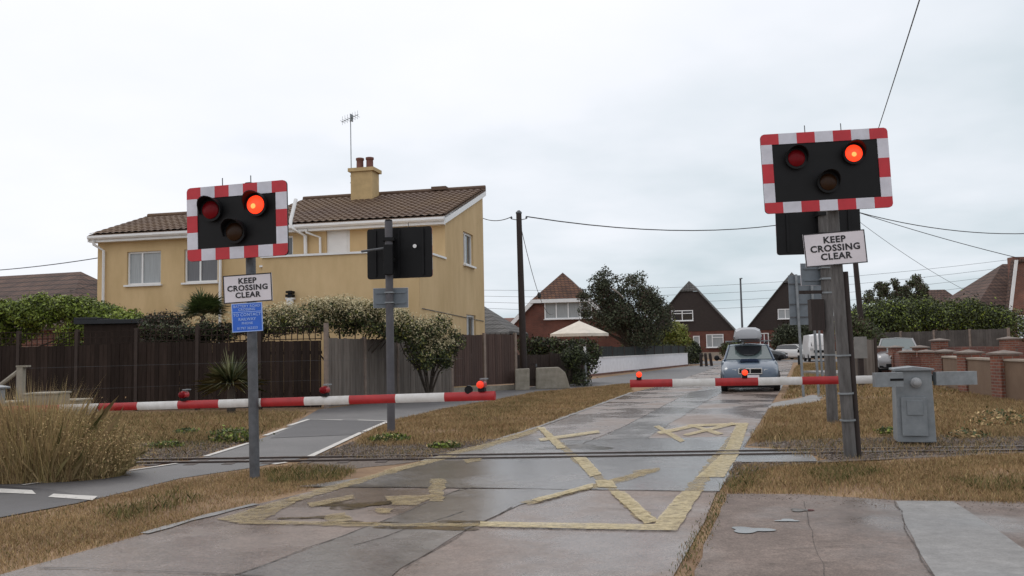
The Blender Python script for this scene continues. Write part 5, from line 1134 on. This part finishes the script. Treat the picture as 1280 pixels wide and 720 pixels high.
        bx = b.build('roof_box', M_box, root, smooth=True); b = MB(); b.box(-.455, .455, -.50, 1.3, 1.672, 1.69); b.build('seam', M_black, bx)
    return root
make_car('estate_car', 'slate blue estate car with silver roof box waiting at the barrier', (7.72, 29.0, 0), R_(-14), M_bluecar, roofbox=True, sunblind=True, group='cars')
make_car('parked_car', 'silver grey car parked behind the brick walls at right', (X(1147, 36), 37.9, .16), R_(-22), M_silver, group='cars')
mb = MB(); mb.box(X(1147, 36)-2.6, X(1147, 36)+3.4, 35, 42.5, -.01, .16); tag(mb.build('raised_drive', M_pale), None, None, None, 'structure')
make_car('parked_car', 'dark car far off, right behind the blue car', (X(960, 80), 82, 0), R_(60), M_darkcar, group='cars')
make_car('parked_car', 'small white car far off left of the white van', (X(1006, 84), 86, 0), R_(35), M_whitecar, group='cars')
# white van
vx, vy = X(1033, 72), 74; vn = empty('white_van', (vx, vy, 0), 'white van parked far off behind the signal posts', 'van', R_(-12))
b = MB(); loft(b, [(-2.3, [(0, .35), (.85, .35), (.9, .6), (.88, 1.2), (.7, 1.35), (0, 1.4)]), (-1.7, [(0, .3), (.93, .3), (.96, .7), (.95, 1.35), (.8, 2.1), (0, 2.2)]), (-1.2, [(0, .3), (.95, .3), (.98, .7), (.96, 1.4), (.84, 2.2), (0, 2.32)]), (2.4, [(0, .3), (.95, .3), (.98, .7), (.96, 1.4), (.84, 2.2), (0, 2.32)])]); b.build('body', M_whitecar, vn, smooth=True)
b = MB(); b.add([(-.82, -2.31, 1.3), (.82, -2.31, 1.3), (.72, -1.76, 1.95), (-.72, -1.76, 1.95)], [(0, 1, 2, 3)]); b.build('windscreen', M_glass, vn)
b = MB(); b.box(-.6, .6, -2.36, -2.29, .75, .95); b.box(-.85, .85, -2.38, -2.3, .3, .5); b.build('grille', M_black, vn)
for sx_ in (-1, 1):
    b = MB(); b.box(sx_*.75-.13, sx_*.75+.13, -2.35, -2.25, .95, 1.12); b.build('headlight', M_lamp, vn, bevel=.02)
    for yy in (-1.5, 1.5): b = MB(); b.lathe([(.2, 0), (.33, .02), (.33, .2), (.2, .22)], (sx_*.88-.11, yy, .33), 16, 'x'); b.build('wheel', M_tyre, vn, smooth=True)
# ================================================================== GARDEN THINGS
# shed roof behind the dark fence
sh = empty('garden_shed', (X(148, 26.6), 27.0, 0), 'low shed with flat black roof behind the dark fence', 'shed')
b = MB(); b.box(X(100, 26.4)-X(148, 26.4)+.15, X(198, 26.4)-X(148, 26.4)-.15, -.5, 1.2, 0, D(148, 405, 26.4).z); b.build('wall', M_fdark, sh)
b = MB(); zr = D(148, 399, 26.4).z; wl = X(95, 26.4)-X(148, 26.4); wr_ = X(201, 26.4)-X(148, 26.4); b.box(wl, wr_, -.6, 1.3, zr-.13, zr); b.box(wl, wl+.7, -.6, 1.3, zr+.001, zr+.07); b.build('roof', mat('black_felt', (.012, .014, .018), .7), sh, bevel=.01)
# parasol
ps_ = empty('parasol', (X(725, 48), 48, 0), 'open cream garden parasol in front of the brick chalet', 'parasol')
pz = D(725, 401, 48).z; b = MB(); n = 8; rr_ = 1.65; vs = [(0, 0, pz)]+[(rr_*math.cos(2*math.pi*k/n+.2), rr_*math.sin(2*math.pi*k/n+.2), pz-.70) for k in range(n)]+[(rr_*math.cos(2*math.pi*k/n+.2), rr_*math.sin(2*math.pi*k/n+.2), pz-.86) for k in range(n)]
b.add(vs, [(0, k+1, (k+1) % n+1) for k in range(n)]+[(k+1, (k+1) % n+1, n+(k+1) % n+1, n+k+1) for k in range(n)]); b.build('canopy', M_cloth, ps_)
b = MB(); b.tube([(0, 0, 0), (0, 0, pz+.06)], .025, 6); b.build('mast', M_galv, ps_)
for k in range(n): t = 2*math.pi*k/n+.2; b = MB(); b.tube([(0, 0, pz-.02), (rr_*math.cos(t), rr_*math.sin(t), pz-.725)], .01, 4); b.build('rib', M_galv, ps_)
# yucca in front of the fence
def spiky(name, label, base, zc, rad, n, wd, mats, trunk=.05, up=-.2, droop=.25, cat='plant'):
    root = empty(name, base, label, cat); Vv = []
    for i in range(n):
        a = random.uniform(0, 2*math.pi); e_ = math.asin(random.uniform(up, 1)); L_ = rad*random.uniform(.75, 1.05); d = Vector((math.cos(a)*math.cos(e_), math.sin(a)*math.cos(e_), math.sin(e_)))
        s_ = d.cross(Vector((0, 0, 1))).normalized()*wd/2 if abs(d.z) < .98 else Vector((wd/2, 0, 0)); p0 = Vector((0, 0, zc))+d*.04
        p1 = p0+d*L_*.5; p2 = p0+d*L_-Vector((0, 0, droop*L_*math.cos(e_)))
        Vv += [p0-s_*.6, p0+s_*.6, p1+s_, p2, p1-s_]
    polymesh('foliage', np.array([tuple(v) for v in Vv]), 5, mats[0], root, mi=RNG.choice(len(mats), n), mats=mats)
    b = MB(); b.tube([(0, 0, 0), (0, 0, zc)], [trunk*1.2, trunk], 8); b.build('trunk', M_bark, root, smooth=True); return root
M_yuc = mat('yucca_leaf', (.12, .13, .055), .5, .3, 2, c2=(.26, .26, .13), island=.4)
g = G(289, 519); spiky('yucca', 'spiky yucca with long sword leaves in front of the dark fence', (g.x, g.y, 0), D(289, 480, g.y).z, .9, 170, .03, [M_yuc, M_yuc, M_leafm], .09, -.15, .22)
# fan palm behind the fence
M_palm = mat('palm_leaf', (.03, .055, .014), .5, .3, 2, c2=(.075, .10, .026), island=.4)
pl_ = empty('fan_palm', (X(254, 26), 26, 0), 'dark green fan palm in front of the yellow house', 'palm'); zc = D(254, 397, 26).z; Vv = []
for i in range(46):
    a = random.uniform(0, 2*math.pi); e_ = R_(random.uniform(-5, 80)); L_ = random.uniform(.25, .55); d = Vector((math.cos(a)*math.cos(e_), math.sin(a)*math.cos(e_), math.sin(e_))); c = Vector((0, 0, zc))+d*L_
    s_ = d.cross(Vector((0, 0, 1))).normalized(); u_ = s_.cross(d)
    for k in range(22):
        t = R_(-105+210*k/21); q = (d*math.cos(t)+s_*math.sin(t)+u_*random.uniform(-.1, .15)).normalized(); l2 = .5*random.uniform(.8, 1.1); w2 = q.cross(u_).normalized()*.02
        Vv += [c, c+q*l2*.5+w2, c+q*l2-Vector((0, 0, .06)), c+q*l2*.5-w2]
    s3 = s_*.008; Vv += [Vector((0, 0, zc))-s3, Vector((0, 0, zc))+s3, c+s3, c-s3]
polymesh('fronds', np.array([tuple(v) for v in Vv]), 4, M_palm, pl_); b = MB(); b.tube([(0, 0, 0), (0, 0, zc+.05)], [.14, .1], 8); b.build('trunk', M_bark, pl_, smooth=True)
# bright hedge behind the dark fence
Y = 28.6; x0, x1 = X(-60, Y), X(182, Y); ob = (x0, Y, 0)
def prof(pxs, pys, Y):
    pxs = list(pxs)
    def f(u, a=pxs[0], b=pxs[-1]): return D(0, 0, Y).z*0+np.interp(a+(b-a)*u, pxs, [D(p, q, Y).z for p, q in zip(pxs, pys)])
    return f
pf = prof((-60, 0, 30, 62, 100, 130, 160, 182), (372, 373, 368, 364, 368, 378, 384, 392), Y)
bush('hedge', 'bright green leafy hedge behind the left end of the dark fence', 'hedge', ob, rclumps(0, x1-x0, -.5, .9, pf, .42, 150, .8), 60000, .055, [M_leafb, M_leafm], [.75, .25])
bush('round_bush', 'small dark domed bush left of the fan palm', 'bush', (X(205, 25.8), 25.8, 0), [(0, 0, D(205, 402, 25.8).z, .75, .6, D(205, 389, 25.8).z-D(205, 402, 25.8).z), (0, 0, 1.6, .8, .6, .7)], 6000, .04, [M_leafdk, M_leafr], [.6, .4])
Y = 24.4; x0 = X(185, Y); x1 = X(345, Y); pf = prof((185, 210, 240, 270, 300, 345), (402, 401, 402, 400, 398, 396), Y)
bs_ = bush('climber', 'dark tangled climber along the trellis with a few cream blooms', 'shrub', (x0, Y, 0), rclumps(0, x1-x0, -.6, .3, pf, .3, 46, 1.3), 11000, .045, [M_leafdk, M_leafm, M_leafr], [.5, .25, .25])
cl_ = [(X(px, Y)-x0, random.uniform(-.7, -.3), D(px, py, Y).z, .14, .12, .1) for px, py in ((238, 402), (253, 400), (262, 403), (275, 398), (268, 396), (333, 395), (300, 392), (285, 399))]
leafcloud('blossom', cl_, 420, .03, M_blossom, bs_)
# cream flowering shrub over the grey fence
def flower_shrub(label, pxs, pys, Y, Y1, low, nleaf, nblo, ncl, ybias=0, r=.34):
    x0 = X(pxs[0], Y); root = empty('flowering_shrub', (x0, Y, 0), label, 'shrub', group='cream flowering shrubs along the fence'); C1 = []; C2 = []
    for i in range(ncl):
        u = random.random(); px = pxs[0]+(pxs[-1]-pxs[0])*u; YY = Y+(Y1-Y)*u+random.uniform(-.5, .35)+ybias; top = D(px, float(np.interp(px, pxs, pys)), YY).z; bot = D(px, float(np.interp(px, pxs, low)), YY).z
        rr = r*random.uniform(.6, 1.1); z = random.uniform(bot+rr*.5, max(bot+rr*.6, top-rr*.7)); C1.append((X(px, YY)-x0, YY-Y, z, rr, rr, rr*.8))
        if z > bot+(top-bot)*.35 or random.random() < .25: C2.append((X(px, YY)-x0, YY-Y-.1, z+.1, rr*1.08, rr*1.05, rr*.85))
    leafcloud('foliage', C1, nleaf, .045, M_leafm, root, mats=[M_leafm, M_leafdk, M_leafy], probs=[.5, .35, .15]); leafcloud('blossom', C2, nblo, .03, M_blossom, root)
    b = MB(); limbs(b, ((X(pxs[-1], Y1)-x0)*.5, (Y1-Y)*.5+(.5 if ybias == 0 else .12), 0), [(c[0], c[1], c[2]) for c in C1[:12]], .04); b.build('stem', M_bark, root, smooth=True)
flower_shrub('long mass of cream flowers over the fence behind the posts', (338, 365, 400, 440, 480, 505), (384, 378, 374, 372, 378, 384), 23.4, 25.3, (416, 416, 416, 420, 424, 420), 15000, 15000, 90)
flower_shrub('cream flowering shrub tumbling down the fence near its brown end', (492, 515, 540, 560, 574), (388, 384, 388, 396, 408), 24.6, 27.4, (420, 452, 470, 462, 430), 14000, 7000, 60, -.35, r=.34)
# trees and hedges beyond the lane
def tree(name, label, base, clumps, n, size, mats, probs=None, r0=.16, group=None, mb_=None, cat='tree', pale=None):
    root = empty(name, base, label, cat, group=group); leafcloud('crown', clumps, n, size, mats[0], root, mats=mats, probs=probs, shell=.35)
    b = MB(); fork = Vector((0, 0, min(1.2, max(c[2] for c in clumps)*.25))); b.tube([(0, 0, 0), fork], [r0*1.25, r0], 8); limbs(b, fork, [(c[0], c[1], c[2]) for c in clumps[:18]], r0*.7); b.build('trunk', mb_ or M_bark, root, smooth=True)
    if pale:
        for q in pale: b = MB(); b.tube([Vector(p) for p in q], [.07, .05, .03][:len(q)], 6); b.build('limb', M_barkp, root, smooth=True)
    return root
Y = 56; bx0 = X(790, Y)
def cl(px, py, r, Yc=None, fx=1): Yc = Yc or Y+random.uniform(-1.2, 1.2); p = D(px, py, Yc); return (p.x-bx0, Yc-Y, p.z, r*fx, r, r*.85)
def lobe(path, r, k, jx=6):
    out = []
    for _ in range(k):
        u = random.random()*(len(path)-1); i = min(int(u), len(path)-2); t = u-i; x = path[i][0]*(1-t)+path[i+1][0]*t; y = path[i][1]*(1-t)+path[i+1][1]*t
        out.append(cl(x+random.gauss(0, jx), y+random.gauss(0, jx*.8), r*random.uniform(.35, 1.05)))
    return out
C = lobe([(756, 345), (752, 362), (757, 385), (770, 410)], .75, 42, 6) + lobe([(792, 350), (800, 370), (815, 395), (820, 420)], .8, 48, 7) + lobe([(742, 352), (734, 372), (730, 392), (745, 402)], .5, 20, 5) + lobe([(812, 366), (824, 384), (834, 400), (836, 415)], .55, 26, 4) + lobe([(748, 400), (775, 392), (805, 404), (800, 425)], 1.1, 40, 7) + lobe([(774, 362), (776, 380), (782, 396)], .7, 22, 5) + [cl(*a) for a in ((757, 338, .35), (751, 341, .3), (763, 342, .3), (743, 347, .3), (737, 350, .2), (793, 345, .3), (787, 347, .3), (804, 352, .3), (812, 362, .3), (799, 347, .25), (724, 388, .3))]
pale = [[D(766, 361, 54.3)-Vector((bx0, Y, 0)), D(773, 366, 54.3)-Vector((bx0, Y, 0)), D(780, 373, 54.5)-Vector((bx0, Y, 0))]]
tree('windswept_tree', 'large dark windswept evergreen tree beside the brick chalet', (bx0, Y, 0), C, 34000, .075, [M_leafd, M_leafdk, M_leafr], [.62, .18, .2], .25, pale=pale)
def bushpx(label, pxs, pys, Y, n, size, mats, probs, r, ncl, zmin=.3, dep=1.0, name='bush', group=None, cat='bush'):
    x0 = X(pxs[0], Y); pf = prof(pxs, pys, Y); return bush(name, label, cat, (x0, Y, 0), rclumps(0, X(pxs[-1], Y)-x0, -dep/2, dep/2, pf, r, ncl, zmin), n, size, mats, probs, group=group)
bushpx('yellow green bush at the right end of the white wall hedge', (826, 838, 846, 854, 858), (412, 402, 400, 406, 420), 71, 7000, .10, [M_leafy, M_leafb], [.8, .2], .7, 26, 1)
bushpx('rounded green bush under the windswept tree', (785, 795, 805, 815, 820), (422, 412, 409, 414, 426), 63, 6000, .09, [M_leafm, M_leafy], [.75, .25], .55, 22, 1)
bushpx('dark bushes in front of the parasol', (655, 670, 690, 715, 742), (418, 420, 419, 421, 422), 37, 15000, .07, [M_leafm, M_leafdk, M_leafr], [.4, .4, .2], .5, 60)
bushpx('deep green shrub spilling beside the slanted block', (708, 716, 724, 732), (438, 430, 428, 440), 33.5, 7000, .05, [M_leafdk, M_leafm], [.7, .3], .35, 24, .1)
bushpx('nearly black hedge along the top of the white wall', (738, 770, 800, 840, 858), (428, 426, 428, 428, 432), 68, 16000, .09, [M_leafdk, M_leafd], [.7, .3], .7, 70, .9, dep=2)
bushpx('dark shrub filling the gap between tree and dark chalet', (858, 863, 868, 874), (432, 422, 426, 438), 73, 5000, .10, [M_leafdk, M_leafm], [.7, .3], .6, 20)
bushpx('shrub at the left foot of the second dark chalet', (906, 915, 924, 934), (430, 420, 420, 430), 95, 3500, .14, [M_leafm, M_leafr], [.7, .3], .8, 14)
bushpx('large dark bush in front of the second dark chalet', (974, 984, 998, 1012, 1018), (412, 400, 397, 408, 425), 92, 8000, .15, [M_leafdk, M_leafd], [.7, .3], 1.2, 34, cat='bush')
# dark board fence on top of white wall
wv = (W1-W0).normalized(); a_ = W0+Vector((-.1, .35, 0)); b_ = W1+Vector((-.1, .35, 0))
fence('dark board fence standing behind the white wall', a_.xy, b_.xy, 1.5, mat('black_green_boards', (.014, .018, .017), .85, .3, 2, island=.2), M_fpostd, bay=2.4, bw=.2)
# hedge along the right
Y = 52
bushpx('tall mixed hedge behind the right back fence', (1062, 1085, 1110, 1140, 1170, 1200, 1225, 1262), (390, 376, 370, 364, 372, 370, 374, 382), 50, 60000, .075, [M_leafm, M_leafdk, M_leafb], [.5, .3, .2], 1.0, 170, .6, dep=2.8, name='hedge', cat='hedge')
Y = 53.5; bx0 = X(1130, Y)
C = [cl(px+random.gauss(0, 2), py+random.gauss(0, 2), random.uniform(.18, .42)) for px, py in [(1098, 356), (1101, 362), (1104, 368), (1108, 360), (1121, 354), (1123, 360), (1128, 364), (1133, 360), (1140, 354), (1144, 352), (1147, 358), (1150, 362), (1154, 358), (1137, 368), (1118, 370), (1110, 374), (1146, 370), (1155, 368), (1128, 374), (1100, 376), (1088, 370), (1085, 374), (1160, 374), (1140, 376)]*2]
tree('ragged_tree', 'ragged reddish topped tree rising from the right hedge', (bx0, Y, 0), C, 9000, .075, [M_leafd, M_leafr, M_leafm], [.4, .35, .25], .07)
bushpx('olive bush between the road signs and the pole', (1060, 1070, 1080, 1092), (398, 392, 396, 410), 44, 6000, .07, [M_leafm, M_leafr], [.7, .3], .55, 22)
